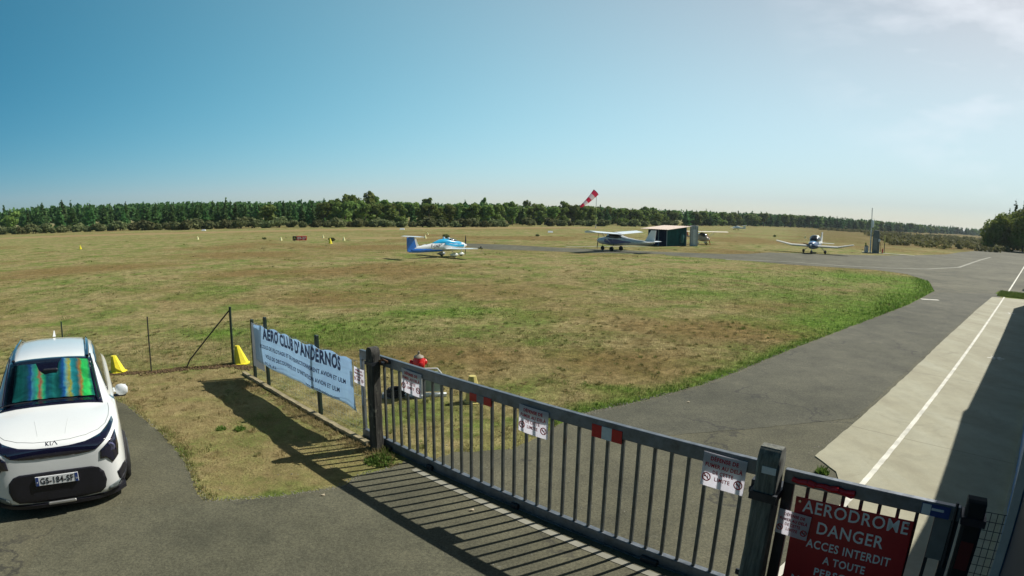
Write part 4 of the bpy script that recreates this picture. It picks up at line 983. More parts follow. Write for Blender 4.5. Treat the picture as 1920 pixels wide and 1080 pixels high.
def wheel_g(parent, x, y, r, w_, top, pant=None, strut=.02, mat=rubber, tx=None):
    wl_ = MB().lathe([(0, -w_ / 2), (r * .85, -w_ / 2), (r, -w_ * .2), (r, w_ * .2), (r * .85, w_ / 2), (0, w_ / 2)], (x, y, r), 16, 'Y').build('wheel', mat, parent, smooth=30)
    MB().tube([(x, y, r), (tx if tx is not None else x, y * .55, top)], strut, 6).build('gear_leg', galv_dark if not pant else aircraft_white, parent)
    if pant:
        m = MB(); m.loft([ring_x(x + r * 1.9, r * 1.1, .02, .02, 10)] + [ring_x(x + dx_, r * 1.15, w_ * k * .95, r * .82 * k, 10) for dx_, k in ((r * 1.5, .6), (r * .6, 1), (-r * .6, .9), (-r * 2.0, .35))] + [ring_x(x - r * 2.6, r * 1.15, .01, .02, 10)])
        m.v = [(vx, vy + y, vz) for vx, vy, vz in m.v]; m.build('wheel_fairing', pant, parent, smooth=True)
def heading(az): return R(90 - az)

# blue and white low wing aircraft with a high tailplane
bl = empty('light_aircraft', ground(840, 481.5), heading(47), 'white and blue low wing aircraft with a high tailplane parked on the dry grass', 'aircraft')
S_ = [(1.72, .86, .10, .12), (1.62, .86, .22, .22), (1.40, .85, .36, .30), (1.0, .85, .44, .36), (.55, .87, .50, .40), (0, .88, .52, .42), (-.6, .88, .48, .40), (-1.2, .84, .38, .35), (-1.9, .80, .26, .28), (-2.6, .76, .16, .22), (-3.2, .74, .09, .16), (-3.55, .74, .03, .10)]
MB().loft([ring_x(*s) for s in S_]).build('fuselage', aircraft_white, bl, smooth='all')
MB().loft([ring_x(*s) for s in [(1.34, .98, .12, .03), (1.1, 1.02, .39, .19), (.75, 1.06, .46, .24), (.2, 1.12, .50, .26), (-.35, 1.20, .45, .28), (-.8, 1.18, .38, .24), (-1.3, 1.08, .24, .16), (-1.8, .98, .08, .06)]]).build('upper_cowling', aircraft_cyan, bl, smooth='all')
for sgn in (1, -1):
    m = MB(); m.loft([[(1.34, sgn * .38, .99), (1.34, sgn * .40, .80), (1.30, sgn * .46, .80), (1.30, sgn * .45, .99)], [(.3, sgn * .47, 1.02), (.3, sgn * .47, .84), (.3, sgn * .545, .84), (.3, sgn * .54, 1.02)], [(-.6, sgn * .42, 1.14), (-.6, sgn * .42, 1.02), (-.6, sgn * .50, 1.02), (-.6, sgn * .50, 1.14)]]); m.build('side_flash', aircraft_cyan, bl, smooth=30)
MB().loft([ring_x(*s) for s in [(-.4, .60, .30, .06), (-.9, .62, .36, .17), (-1.9, .64, .265, .19), (-2.8, .64, .165, .20), (-3.4, .63, .10, .17), (-3.75, .62, .03, .12)]]).build('lower_rear_fuselage', aircraft_blue, bl, smooth='all')
cn_ = MB().loft([ring_x(*s) for s in [(.98, 1.14, .06, .05), (.72, 1.20, .34, .17), (.35, 1.25, .43, .23), (0, 1.27, .42, .24), (-.25, 1.25, .30, .18)]]).build('canopy', dark_glass, bl, smooth='all')
m = MB(); m.tube([(.1, .43 * math.cos(a), 1.26 + .245 * math.sin(a)) for a in np.linspace(0.1, math.pi - .1, 14)], .03, 6); m.build('canopy_frame', aircraft_white, cn_)
for sy in (.2, -.2): MB().lathe([(0, -.10), (.07, -.09), (.11, 0), (.09, .09), (0, .11)], (-.08 - .2 * (sy > 0), sy, 1.46 + .04 * (sy > 0)), 12).build('canopy_glare', ink_white, bl, smooth=True)  # white blobs proud of the canopy, standing in for sun glare on it
m = MB()
wing_half(m, 1, .42, .66, .35, 3.32, 1.0, .72, .14, .15); wing_half(m, -1, .42, .66, .35, 3.32, 1.0, .72, .14, .15); m.build('wing', aircraft_white, bl, smooth=35)
m = MB(); m.loft([[(-2.65, .05, .80), (-3.62, .05, .56), (-3.62, -.05, .56), (-2.65, -.05, .80)], [(-2.95, .045, 1.15), (-3.66, .03, 1.15), (-3.66, -.03, 1.15), (-2.95, -.045, 1.15)], [(-3.15, .035, 1.70), (-3.68, .02, 1.70), (-3.68, -.02, 1.70), (-3.15, -.035, 1.70)]]); m.build('fin', aircraft_white, bl)
m = MB(); m.loft([[(-3.0, .10, .56), (-3.86, .05, .56), (-3.86, -.05, .56), (-3.0, -.10, .56)], [(-3.14, .07, 1.1), (-3.90, .04, 1.1), (-3.90, -.04, 1.1), (-3.14, -.07, 1.1)], [(-3.30, .05, 1.66), (-3.92, .03, 1.66), (-3.92, -.03, 1.66), (-3.30, -.05, 1.66)]]); m.build('rudder', aircraft_blue, bl)
m = MB(); wing_half(m, 1, -3.0, 1.70, 0, 1.32, .72, .52, 0, .09, .1); wing_half(m, -1, -3.0, 1.70, 0, 1.32, .72, .52, 0, .09, .1); m.build('tailplane', aircraft_white, bl, smooth=35)
for sgn in (1, -1):
    q = lettering([('F-JXPZ', .34, -1.35 if sgn < 0 else -1.35, .93, .005, 1.15)], ink_black, bl, 'registration', mtx=(Matrix.Identity(4) if sgn < 0 else Matrix.Translation((-2.7, 0, 0)) @ Matrix.Rotation(math.pi, 4, 'Z')) @ Matrix.Translation((0, -.40, 0)))
prop(bl, 1.76, .87, .82, 2)
wheel_g(bl, 0, .86, .19, .14, .62, aircraft_grey, .03); wheel_g(bl, 0, -.86, .19, .14, .62, aircraft_white, .03); wheel_g(bl, 1.35, 0, .16, .12, .62, aircraft_white, .03)
sb = empty('tie_down_stand', ground(903, 475), 0, 'small dark metal stand just beyond the wing tip of the blue and white aircraft', 'stand')
for a in (0, 120, 240): MB().tube([(.22 * math.cos(R(a)), .22 * math.sin(R(a)), 0), (0, 0, .36)], .018, 5).build('leg', tan_wood, sb)
m = MB(); m.bevbox((-.12, 0, .46), (.48, .22, .10), .03); m.tube([(-.1, 0, .5), (-.05, 0, .62)], .05, 6); m.build('top', black_plastic, sb)

# high wing two-seater
hw_ = empty('light_aircraft', ground(1153, 470.5), heading(-50), 'white high wing aircraft with grey sides parked left of the metal shed', 'aircraft')
S_ = [(1.95, .98, .12, .13), (1.85, .98, .28, .26), (1.5, .97, .38, .34), (1.0, 1.0, .46, .42), (.6, 1.10, .52, .55), (0, 1.12, .54, .60), (-.7, 1.10, .48, .52), (-1.4, 1.02, .36, .38), (-2.4, .98, .22, .26), (-3.4, .98, .12, .18), (-4.2, 1.0, .05, .12)]
MB().loft([ring_x(*s) for s in S_]).build('fuselage', M('silver_fuselage', (.66, .68, .68), .35, .2, .2, 3), hw_, smooth='all')
MB().loft([ring_x(*s) for s in [(1.0, 1.32, .30, .06), (.75, 1.40, .46, .20), (.3, 1.42, .545, .26), (-.3, 1.42, .545, .27), (-.8, 1.36, .44, .18), (-1.2, 1.26, .25, .08)]]).build('cabin_glass', dark_glass, hw_, smooth='all')
for sgn in (1, -1):
    m = MB(); m.loft([[(x, sgn * (w0 + .006), z0), (x, sgn * (w0 + .006), z1), (x, sgn * (w0 - .05), z1), (x, sgn * (w0 - .05), z0)] for x, w0, z0, z1 in ((1.0, .455, .86, 1.12), (.4, .535, .72, 1.2), (-.4, .525, .74, 1.18), (-1.2, .405, .86, 1.06), (-1.9, .30, .92, 1.02))]); m.build('purple_side_panel', M('violet_trim', (.12, .11, .26), .3), hw_, smooth=30)
m = MB(); wing_half(m, 1, .66, 1.66, .0, 4.75, 1.5, 1.3, .26, .19, .05); wing_half(m, -1, .66, 1.70, .0, 4.75, 1.5, 1.3, .14, .19, .05); m.build('wing', aircraft_white, hw_, smooth=35)
for sgn in (1, -1): MB().tube([(.25, sgn * .5, .78), (.15, sgn * 2.5, 1.80)], .03, 6).build('wing_strut', aircraft_white, hw_)
m = MB(); m.loft([[(-3.3, .04, 1.12), (-4.35, .03, .95), (-4.35, -.03, .95), (-3.3, -.04, 1.12)], [(-3.95, .03, 2.2), (-4.50, .02, 2.2), (-4.50, -.02, 2.2), (-3.95, -.03, 2.2)]]); m.build('fin', aircraft_white, hw_)
m = MB(); wing_half(m, 1, -3.55, 1.10, 0, 1.55, .95, .75, -.02, .09, .1); wing_half(m, -1, -3.55, 1.10, 0, 1.55, .95, .75, 0, .09, .1); m.build('tailplane', aircraft_white, hw_, smooth=35)
prop(hw_, 2.0, .98, .85, 8)
wheel_g(hw_, -.15, .95, .24, .15, .72); wheel_g(hw_, -.15, -.95, .24, .15, .72); wheel_g(hw_, 1.45, 0, .22, .14, .75)

# low wing tourer with cranked wing on the apron
dr = empty('light_aircraft', ground(1527, 475), heading(221), 'white and blue low wing aircraft facing the camera on the tarmac apron', 'aircraft')
S_ = [(2.35, .98, .14, .14), (2.25, .98, .32, .28), (1.9, .97, .42, .38), (1.3, 1.0, .50, .46), (.6, 1.02, .56, .52), (0, 1.04, .58, .52), (-.9, 1.06, .50, .46), (-1.8, 1.04, .34, .36), (-3.0, 1.02, .18, .24), (-4.3, 1.05, .05, .12)]
MB().loft([ring_x(*s) for s in S_]).build('fuselage', M('slate_blue', (.12, .18, .30), .35), dr, smooth='all')
MB().loft([ring_x(x, zc + .12, hw * 1.01, hh * .80) for x, zc, hw, hh in S_[4:]]).build('upper_fuselage', aircraft_white, dr, smooth='all')
MB().loft([ring_x(*s) for s in [(2.1, 1.18, .18, .06), (1.5, 1.28, .34, .14), (1.1, 1.34, .36, .14)]]).build('bonnet_stripe', aircraft_cyan, dr, smooth='all')
cn_ = MB().loft([ring_x(*s) for s in [(1.15, 1.40, .30, .05), (.75, 1.55, .50, .28), (.2, 1.62, .56, .46), (-.5, 1.62, .54, .44), (-1.1, 1.5, .40, .28), (-1.7, 1.36, .16, .08)]]).build('canopy', dark_glass, dr, smooth='all')
for xx, rr in ((.28, .47), (-.42, .455)):
    m = MB(); m.tube([(xx, .57 * math.cos(a), 1.62 + rr * math.sin(a)) for a in np.linspace(0.05, math.pi - .05, 14)], .05, 6); m.build('canopy_frame', aircraft_white, cn_)
MB().loft([ring_x(*s) for s in [(.1, 1.74, .50, .36), (-.5, 1.72, .50, .36)]]).build('canopy_roof', aircraft_white, dr, smooth='all')
m = MB()
for sgn in (1, -1): wing_half(m, sgn, .75, .80, .4, 2.7, 1.7, 1.7, .02, .17, 0); wing_half(m, sgn, .75, .82, 2.7, 4.6, 1.7, 1.0, .40, .16, .1)
m.build('wing', M('wing_cream', (.66, .64, .54), .35), dr, smooth=35)
m = MB(); m.loft([[(-3.3, .05, 1.15), (-4.5, .03, 1.0), (-4.5, -.03, 1.0), (-3.3, -.05, 1.15)], [(-4.1, .035, 2.45), (-4.75, .02, 2.45), (-4.75, -.02, 2.45), (-4.1, -.035, 2.45)]]); m.build('fin', aircraft_white, dr)
m = MB(); wing_half(m, 1, -3.7, 1.12, 0, 1.6, .8, .7, 0, .09, 0); wing_half(m, -1, -3.7, 1.12, 0, 1.6, .8, .7, 0, .09, 0); m.build('tailplane', aircraft_white, dr, smooth=35)
prop(dr, 2.38, .98, .90, 78)
wheel_g(dr, .1, 1.3, .22, .16, .80, galv_dark, .04); wheel_g(dr, .1, -1.3, .22, .16, .80, galv_dark, .04); wheel_g(dr, 1.75, 0, .2, .14, .7, galv_dark, .04)

# microlight partly hidden behind the shed
ulx, uly = ground(1316, 458.5)
ul = empty('light_aircraft', (ulx, uly, 0), heading(160), 'pale high wing microlight with an orange propeller parked behind the right end of the shed', 'aircraft')
MB().loft([ring_x(*s) for s in [(1.4, .75, .08, .10), (1.1, .78, .30, .30), (.5, .85, .42, .42), (-.2, .95, .45, .50), (-1.2, .92, .28, .32), (-2.6, .95, .10, .14), (-3.6, 1.0, .04, .08)]]).build('fuselage', M('pod_cream', (.5, .42, .33), .4), ul, smooth='all')
MB().loft([ring_x(*s) for s in [(.95, 1.10, .2, .08), (.5, 1.28, .40, .26), (0, 1.36, .42, .28), (-.5, 1.30, .36, .20)]]).build('windscreen', dark_glass, ul, smooth='all')
m = MB(); wing_half(m, 1, .45, 1.72, 0, 4.3, 1.35, 1.2, .02, .11, 0); wing_half(m, -1, .45, 1.72, 0, 4.3, 1.35, 1.2, .02, .11, 0); m.build('wing', M('wing_sand', (.62, .55, .40), .4), ul, smooth=35)
for sgn in (1, -1): MB().tube([(.1, sgn * .35, .62), (0, sgn * 2.3, 1.72)], .03, 6).build('wing_strut', aircraft_white, ul)
MB().tube([(-.2, 0, 1.7), (-.2, 0, 1.95)], .03, 6).build('mast', orange, ul)
m = MB(); m.loft([[(-3.0, .03, 1.0), (-3.8, .02, .9), (-3.8, -.02, .9), (-3.0, -.03, 1.0)], [(-3.5, .02, 2.0), (-4.0, .02, 2.0), (-4.0, -.02, 2.0), (-3.5, -.02, 2.0)]]); m.build('fin', orange, ul)
prop(ul, 1.42, .80, .80, 20, orange); wheel_g(ul, -.1, .8, .2, .14, .5, ink_white); wheel_g(ul, -.1, -.8, .2, .14, .5, ink_white); wheel_g(ul, 1.0, 0, .18, .12, .5, cream)

# far away aircraft on the field
fa = empty('light_aircraft', ground(1381, 431.5), heading(-30), 'tiny white aircraft far away on the field right of the shed', 'aircraft')
for ch in (o_ for o_ in list(bl.children) if o_.name.split('.')[0] in ('fuselage', 'wing', 'fin', 'rudder', 'tailplane', 'canopy', 'upper_cowling', 'wheel', 'gear_leg')):
    c = ch.copy(); COL.objects.link(c); c.parent = fa
    if ch.name.split('.')[0] in ('rudder', 'upper_cowling'): c.data = c.data.copy(); c.data.materials[0] = aircraft_white

# metal shed
C0 = ground(1250, 462)
vd = Vector((C0[0], C0[1])).normalized(); rgt = Vector((vd.y, -vd.x))
la = (vd * .62 - rgt * .78).normalized(); rb = (vd * .78 + rgt * .62).normalized()
shed = empty('metal_shed', C0, 0, 'small dark green and navy shed with a tan sheet roof among the parked aircraft', 'shed')
def SP(a, b): q = la * a + rb * b; return (q.x, q.y)
LA, RB = 2.9, 3.9
def wallp(name, p, q, z0, z1a, z1b, mat, th=.06):
    d = Vector((q[0] - p[0], q[1] - p[1])); n = Vector((-d.y, d.x)).normalized() * th
    m = MB(); m.loft([[(p[0], p[1], z0), (p[0], p[1], z1a), (p[0] + n.x, p[1] + n.y, z1a), (p[0] + n.x, p[1] + n.y, z0)], [(q[0], q[1], z0), (q[0], q[1], z1b), (q[0] + n.x, q[1] + n.y, z1b), (q[0] + n.x, q[1] + n.y, z0)]]); return m.build(name, mat, shed)
wallp('wall', SP(LA, 0), SP(0, 0), 0, 1.95, 1.95, M('shed_navy', (.006, .018, .045), .8, 0, .3, 2, .1))
wallp('wall', SP(0, 0), SP(0, RB), 0, 1.95, 2.35, M('shed_green', (.008, .060, .062), .8, 0, .3, 2, .1))
wallp('wall', SP(0, RB), SP(LA, RB), 0, 2.35, 2.35, galv_dark); wallp('wall', SP(LA, RB), SP(LA, 0), 0, 2.35, 1.95, galv_dark)
for a, b, h in ((LA, -.03, 1.95), (LA * .45, -.03, 1.95), (0, -.03, 1.95), (-.03, RB * .98, 2.35)):
    p = SP(a, b); MB().box((p[0], p[1], h / 2), (.10, .10, h)).build('corner_post', M('post_blue_grey', (.16, .22, .26), .5), shed)
p = SP(-.12, RB * .72); MB().lathe([(.22, .4), (.30, .7), (.30, 1.3), (.2, 1.5)], (p[0], p[1], 0), 10).build('hanging_coat', M('teal_cloth', (.03, .12, .12), .8), shed, smooth=True)
m = MB(); top = []; nr = 16
for i in range(nr + 1):
    b = -.6 + (RB + .9) * i / nr; z = 2.02 + .44 * (b + .6) / (RB + .9)
    ra = []
    for j in range(25):
        a = -.55 + (LA + 1.6) * j / 24; q = SP(a, b); ra.append((q[0], q[1], z + (.03 if j % 2 else 0)))
    top.append(ra)
vs = [v for r_ in top for v in r_]; fs = [(i * 25 + j, i * 25 + j + 1, (i + 1) * 25 + j + 1, (i + 1) * 25 + j) for i in range(nr) for j in range(24)]
m.add(vs, fs); rf = m.build('roof', M('roof_tan', (.72, .58, .48), .7, 0, .12, 3), shed); md = rf.modifiers.new('t', 'SOLIDIFY'); md.thickness = .03
ec = Vector(SP(-.35, RB + .3)); ec2 = ec + rgt * 1.0
ep = empty('grey_steel_cabinet', (C0[0] + (ec.x + ec2.x) / 2, C0[1] + (ec.y + ec2.y) / 2, 0), math.atan2(rgt.y, rgt.x), 'tall grey corrugated steel cabinet against the right end of the shed', 'cabinet')
m = MB(); m.bevbox((0, .3, 1.28), (1.02, .7, 2.56), .02); m.build('body', M('cabinet_grey', (.46, .47, .48), .5, .1), ep)
for i in range(7): MB().box((-.42 + .14 * i, -.06, 1.28), (.05, .02, 2.4)).build('rib', galv, ep) if i in (0, 2, 4, 6) else None
MB().box((.02, -.075, 1.1), (.34, .03, 2.0)).build('door', M('door_grey', (.62, .62, .63), .5), ep)

# fuel point
FX, FY = ground(1640, 474.5)
fz = Vector((FX, FY)).normalized(); fr2 = Vector((fz.y, -fz.x)); frz = math.atan2(fr2.y, fr2.x)
def FF(r_, d_=0): return (FX + fr2.x * r_ + fz.x * d_, FY + fr2.y * r_ + fz.y * d_)
k_ = math.hypot(FX, FY) / 1079
fu = empty('fuel_pump', FF(.1), frz, 'tall grey fuel pump cabinet at the edge of the apron', 'fuel pump')
m = MB(); rings = []
for z, w0, d0 in ((0, .95, .8), (.3, .98, .8), (1.9, .95, .78), (2.6, .82, .7), (2.95, .70, .6), (3.0, .5, .5)):
    rings.append([(sx * w0 / 2, sy * d0 / 2, z) for sx, sy in ((1, -1), (1, 1), (-1, 1), (-1, -1))])
m.loft(rings); m.build('cabinet', M('pump_grey', (.17, .18, .17), .6, .1, .35, 5), fu, bevel=.02)
MB().bevbox((.42, -.46, 1.7), (.26, .12, .34), .03).build('counter', ink_white, fu)
MB().box((-.1, -.42, 1.2), (.5, .03, 1.6)).build('door', M('pump_door', (.24, .25, .24), .5), fu)
m = MB(); m.tube([(.5, -.4, 1.5), (.68, -.5, .9), (.62, -.5, .15), (.8, -.55, .12), (.9, -.4, .5)], .035, 6); m.build('hose', rubber, fu, smooth=True)
fm = empty('lamp_mast', FF(-.62), 0, 'tall white lamp mast rising beside the fuel pump', 'mast')
m = MB(); m.tube([(0, 0, 0), (0, 0, 3.0)], .10, 8); m.tube([(0, 0, 3.0), (0, 0, 5.9)], .055, 8); m.build('pole', ink_white, fm, smooth=True)
MB().lathe([(0, 3.3), (.16, 3.4), (.2, 3.9), (.14, 4.3), (0, 4.4)], (.18, 0, 0), 12).build('lamp_head', ink_white, fm, smooth=True)
bi = empty('waste_bin', FF(-1.15, -.2), 0, 'pale drum bin with a yellow flap beside the lamp mast', 'bin')
MB().lathe([(.26, 0), (.28, .05), (.29, .80), (.31, .84), (.27, .84)], n=14).build('drum', M('bin_white', (.55, .52, .54), .5), bi, smooth=30)
MB().box((-.12, 0, 1.08), (.24, .06, .5), m=Matrix.Rotation(R(-20), 4, 'Y')).build('flap', cream, bi)
MB().lathe([(.24, .84), (.26, .92), (.2, .95)], n=14).build('liner', rubber, bi)
po = empty('marker_post', FF(1.25, .6), 0, 'pale slim post standing right of the fuel pump', 'post')
MB().tube([(0, 0, 0), (0, 0, 1.3)], .05, 6).build('stem', galv_dark, po); MB().bevbox((0, 0, 1.85), (.2, .08, 1.15), .02).build('board', cream, po)
ex = empty('fire_extinguisher', FF(1.0, -.1), 0, 'small red extinguisher on the ground right of the fuel pump', 'extinguisher')
MB().lathe([(.09, 0), (.10, .1), (.10, .5), (.05, .6), (.03, .66)], n=12).build('cylinder', red_paint, ex, smooth=True); MB().tube([(0, 0, .66), (.1, 0, .6), (.14, 0, .3)], .015, 5).build('hose', rubber, ex)
slab = [FF(-1.7, -.75), FF(5.2, -.9), FF(5.4, .5), FF(-1.7, .9)]
sheet('fuel_point_slab', slab, .05, concrete, thick=.05)
bn_ = empty('covered_trailer', (34.15, 28.9, 0), R(40), 'dark violet covered trailer at the right edge of the photo by the grass strip', 'trailer')
MB().bevbox((0, 0, .80), (1.6, 1.1, .7), .08).build('cover', M('violet_cover', (.03, .02, .10), .6), bn_)
for sy in (-.6, .6): MB().lathe([(0, -.08), (.28, -.08), (.28, .08), (0, .08)], (0, sy, .28), 14, 'Y').build('wheel', rubber, bn_)

# ------------------------------------------------------------------ trees, shrubs
def leafcloud(cl, n, size, seed=0, flat=.0):
    """cl: list of clump (cx,cy,cz,rx,ry,rz); returns quads scattered through the clumps"""
    g = np.random.default_rng(seed); cl = np.array(cl); wgt = (cl[:, 3] * cl[:, 4] * cl[:, 5]) ** .7; wgt /= wgt.sum()
    i = g.choice(len(cl), n, p=wgt); d = g.normal(size=(n, 3)); d /= np.linalg.norm(d, axis=1)[:, None]; r = g.random(n) ** .30
    P = cl[i, :3] + d * cl[i, 3:6] * r[:, None]
    nrm = d * .7 + g.normal(size=(n, 3)) * .55 + np.array([0, 0, .35]); nrm /= np.linalg.norm(nrm, axis=1)[:, None]
    t = np.cross(nrm, g.normal(size=(n, 3))); t /= np.linalg.norm(t, axis=1)[:, None]; b = np.cross(nrm, t)
    s = size * (.6 + .8 * g.random(n))[:, None]
    V = np.stack([P - t * s * .5 - b * s * .35, P + t * s * .5 - b * s * .3, P + t * s * .15 + b * s * .55, P - t * s * .4 + b * s * .35], 1).reshape(-1, 3)
    return V, np.arange(n * 4).reshape(n, 4)
def pine_clumps(H, rad, seed, bare=.10):
    g = random.Random(seed); cl = []
    z = H * bare
    while z < H * .99:
        q = (z / H - bare) / (1 - bare); r = rad * 1.12 * (1 - q) ** .95 * g.uniform(.75, 1.2) + .10
        for k in range(max(1, int(5 * (1 - q) + 1.5))):
            a = g.uniform(0, 6.28); rr = r * g.uniform(.35, .75); cl.append((rr * math.cos(a), rr * math.sin(a), z + g.uniform(-.2, .25), r * .45, r * .45, H * .035 + .12))
        z += H * .06
    cl.append((0, 0, H * .975, .12, .12, H * .04)); return cl
def oak_clumps(H, rad, seed, low=.12):
    g = random.Random(seed); cl = []
    for k in range(16):
        a = g.uniform(0, 6.28); z = g.uniform(H * (low + .1), H * .88); q = abs(z / H - .5) * 1.6; rr = rad * max(.1, (1 - q * q)) * g.uniform(.3, .85)
        s = rad * g.uniform(.28, .50); cl.append((rr * math.cos(a), rr * math.sin(a), z, s, s, s * g.uniform(.7, .95)))
    return cl
def make_tree(name, H, rad, kind, seed, leafm, n, size, label):
    rt = empty(name, (0, 0, 0), 0, label, 'tree')
    cl = pine_clumps(H, rad, seed) if kind == 'pine' else oak_clumps(H, rad, seed, .05 if kind == 'low' else -.02)
    Vv, Ff = leafcloud(cl, n, size, seed); np_mesh('crown', Vv, Ff, leafm, rt)
    g = random.Random(seed + 5); m = MB(); tr = H * .017 + .05
    m.tube([(0, 0, -.1), (g.uniform(-.1, .1), g.uniform(-.1, .1), H * .4), (g.uniform(-.15, .15), g.uniform(-.15, .15), H * .93)], [tr, tr * .75, tr * .15], 6)
    for c in cl[::3]:
        z0 = max(H * .15, c[2] - H * .1); m.tube([(0, 0, z0), (c[0] * .8, c[1] * .8, c[2])], [tr * .4, tr * .12], 4)
    m.build('trunk', bark, rt); return rt
TP = [make_tree('pine_tree', 10, r, 'pine', 31 + i, pine_m, 1300, .62, None) for i, r in enumerate((2.0, 2.4, 1.9, 2.6, 2.2))]
TO = [make_tree('broadleaf_tree', 8, r, 'oak', 51 + i, oak_m, 1300, .60, None) for i, r in enumerate((2.6, 3.1, 2.3, 2.9))]
def make_shrub(seed):
    g = random.Random(seed); rt = empty('shrub', (0, 0, 0), 0, None, 'shrub')
    cl = [(g.uniform(-1.1, 1.1), g.uniform(-.6, .6), g.uniform(.5, 1.15), g.uniform(.6, 1.0), g.uniform(.6, .9), g.uniform(.45, .75)) for _ in range(7)]
    Vv, Ff = leafcloud(cl, 800, .36, seed); Vv[:, 2] = np.maximum(Vv[:, 2], .02); np_mesh('foliage', Vv, Ff, shrub_m, rt)
    m = MB()
    for c in cl[:5]: m.tube([(c[0] * .3, c[1] * .3, 0), (c[0], c[1], c[2])], [.06, .02], 4)
    m.build('stem', bark, rt); return rt
TS = [make_shrub(71 + i) for i in range(4)]
AZT = np.array([-56, -48.5, -43.9, -39, -31.7, -24.2, -16.9, -14.3, -8.5, -2.6, 2, 7.3, 12.6, 17.8, 22.9, 28, 33, 38, 42.8, 45.5, 50])
TOPE = np.array([1.3, 1.35, 1.60, 1.55, 1.54, 1.42, 1.45, 1.5, 1.18, 1.22, .98, 1.08, .90, .86, .86, .86, .74, .56, .47, .44, .42])
BASD = np.array([235, 224, 200, 194, 165, 164, 155, 155, 149, 152, 173, 190, 206, 269, 371, 436, 449, 568, 820, 930, 1000])
used = set()
def place(protos, x, y, s, label, group, sz=None, cat=None):
    p = random.choice(protos); o = p if p.name not in used else copy_tree(p)
    used.add(p.name); used.add(o.name)
    o.location = (x, y, -.02); o.rotation_euler = (0, 0, random.uniform(0, 6.28)); o.scale = (s, s, s * (sz or 1)); tag(o, label, cat, group)
    global PLACED; PLACED = o; return o
LANDMARK = [(0, 'pines at the far left'), (13, 'the treeline above the parked car'), (27, 'the treeline above the runway sign'), (44, 'the treeline behind the blue aircraft'), (58, 'the treeline behind the windsock'), (72, 'the treeline behind the shed'), (92, 'the receding treeline behind the apron aircraft'), (100, 'the receding treeline')]
def zone(az):
    for lim, nm in ((-41, 'at the far left edge of the photo'), (-30, 'in the treeline above the parked car'), (-19, 'in the treeline above the red runway sign'), (-11, 'beside the tall crowns left of the blue aircraft'), (0, 'in the treeline behind the blue aircraft'), (11, 'in the treeline around the windsock'), (22, 'in the treeline behind the shed'), (33, 'in the receding treeline behind the apron aircraft'), (90, 'in the far receding treeline behind the fuel pump')):
        if az < lim: return nm
n_ind = 0
for row in range(3):
    az = -53.0
    while az < 45.2:
        D0 = float(np.interp(az, AZT, BASD)); near = az < 17
        D = D0 * ((1.10, 1.22, 1.36)[row] if near else (1.0, 1.06, 1.14)[row]) + random.uniform(-4, 4)
        e = float(np.interp(az, AZT, TOPE)) * (random.uniform(.86, 1.06) if row else random.uniform(.70, .95) if near else random.uniform(.80, .98))
        H = 3.45 + D * math.tan(R(e)); azr = az + random.uniform(-.25, .25)
        if az < -18: kind = TP if (row or random.random() < .75) else TO
        elif az < 17: kind = TO if random.random() < (.9 if row < 2 else .55) else TP
        else: kind = TP if (row or random.random() < .4) else TO
        x, y = D * math.sin(R(azr)), D * math.cos(R(azr))
        adj = random.choice(['dark', 'ragged', 'slender', 'leaning', 'dense', 'pointed']) if kind is TP else random.choice(['rounded', 'bushy', 'spreading', 'pale green', 'dense', 'olive'])
        kn = 'pine' if kind is TP else 'broadleaf tree'
        place(kind, x, y, H / (10 if kind is TP else 8) * (random.uniform(.88, 1.14) if az < -36 else random.uniform(.93, 1.05)), f'{kn} {zone(azr)}', f'{kn}s {zone(azr)}', random.uniform(.95, 1.05)); n_ind += 1
        if not near: PLACED.scale = (PLACED.scale[0] * 1.45, PLACED.scale[1] * 1.45, PLACED.scale[2])
        if kind is TO and near: PLACED.scale = (PLACED.scale[0] * 1.2, PLACED.scale[1] * 1.2, PLACED.scale[2])
        base = {0: 1.05, 1: 1.15, 2: 1.35}[row] * (1.3 if az < -36 else 1); az += base * (random.uniform(.75, 1.25)) * (1 if near else .62 if az < 34 else .5)
print('individual trees', n_ind)
# landmark crowns rising above the line
for px, topy, D, kd, lb, sc in ((655, 366, 190, TO, 'tall rounded broadleaf crown left of the pair of dark crowns above the blue aircraft tail', 1), (686, 360, 200, TO, 'tallest broad dark crown in the middle of the treeline', 1.0), (703, 366, 205, TO, 'tall dark crown just right of the tallest crown in the treeline', .9),
                             (800, 371, 230, TO, 'bare twiggy grey crown poking above the treeline over the blue aircraft', 1), (909, 371, 240, TO, 'small round crown on a thin trunk poking above the treeline', .55), (993, 376, 235, TO, 'round dark crown above the treeline left of the windsock', 1), (1055, 376, 225, TO, 'round dark crown just left of the windsock', 1.1)):
    az_ = float(np.interp(px, [640, 690, 800, 912, 1000, 1100], [-16.9, -14.3, -8.5, -2.6, 2, 7.3])); e = (403 - topy + (1 if px > 800 else 0)) / 18.83
    H = 3.45 + D * math.tan(R(e)); o = place(kd, D * math.sin(R(az_)), D * math.cos(R(az_)), H / (10 if kd is TP else 8), lb, None)
    o.scale = (o.scale[0] * sc * .9, o.scale[1] * sc * .9, o.scale[2]); 
    if 'group' in o: del o['group']
# shrub hedge along the foot of the wood
az = -52.5
while az < 16.5:
    D = float(np.interp(az, AZT, BASD)) + random.uniform(-3, 3); gap = random.random() < .10
    if not gap and not (-1 < az < 0.5): place(TS, D * math.sin(R(az)), D * math.cos(R(az)), random.uniform(.9, 1.5) * (1.25 if az < -20 else 1.05), f'grey green shrub low {zone(az)}', f'shrubs low {zone(az)}')
    az += random.uniform(.65, 1.35)
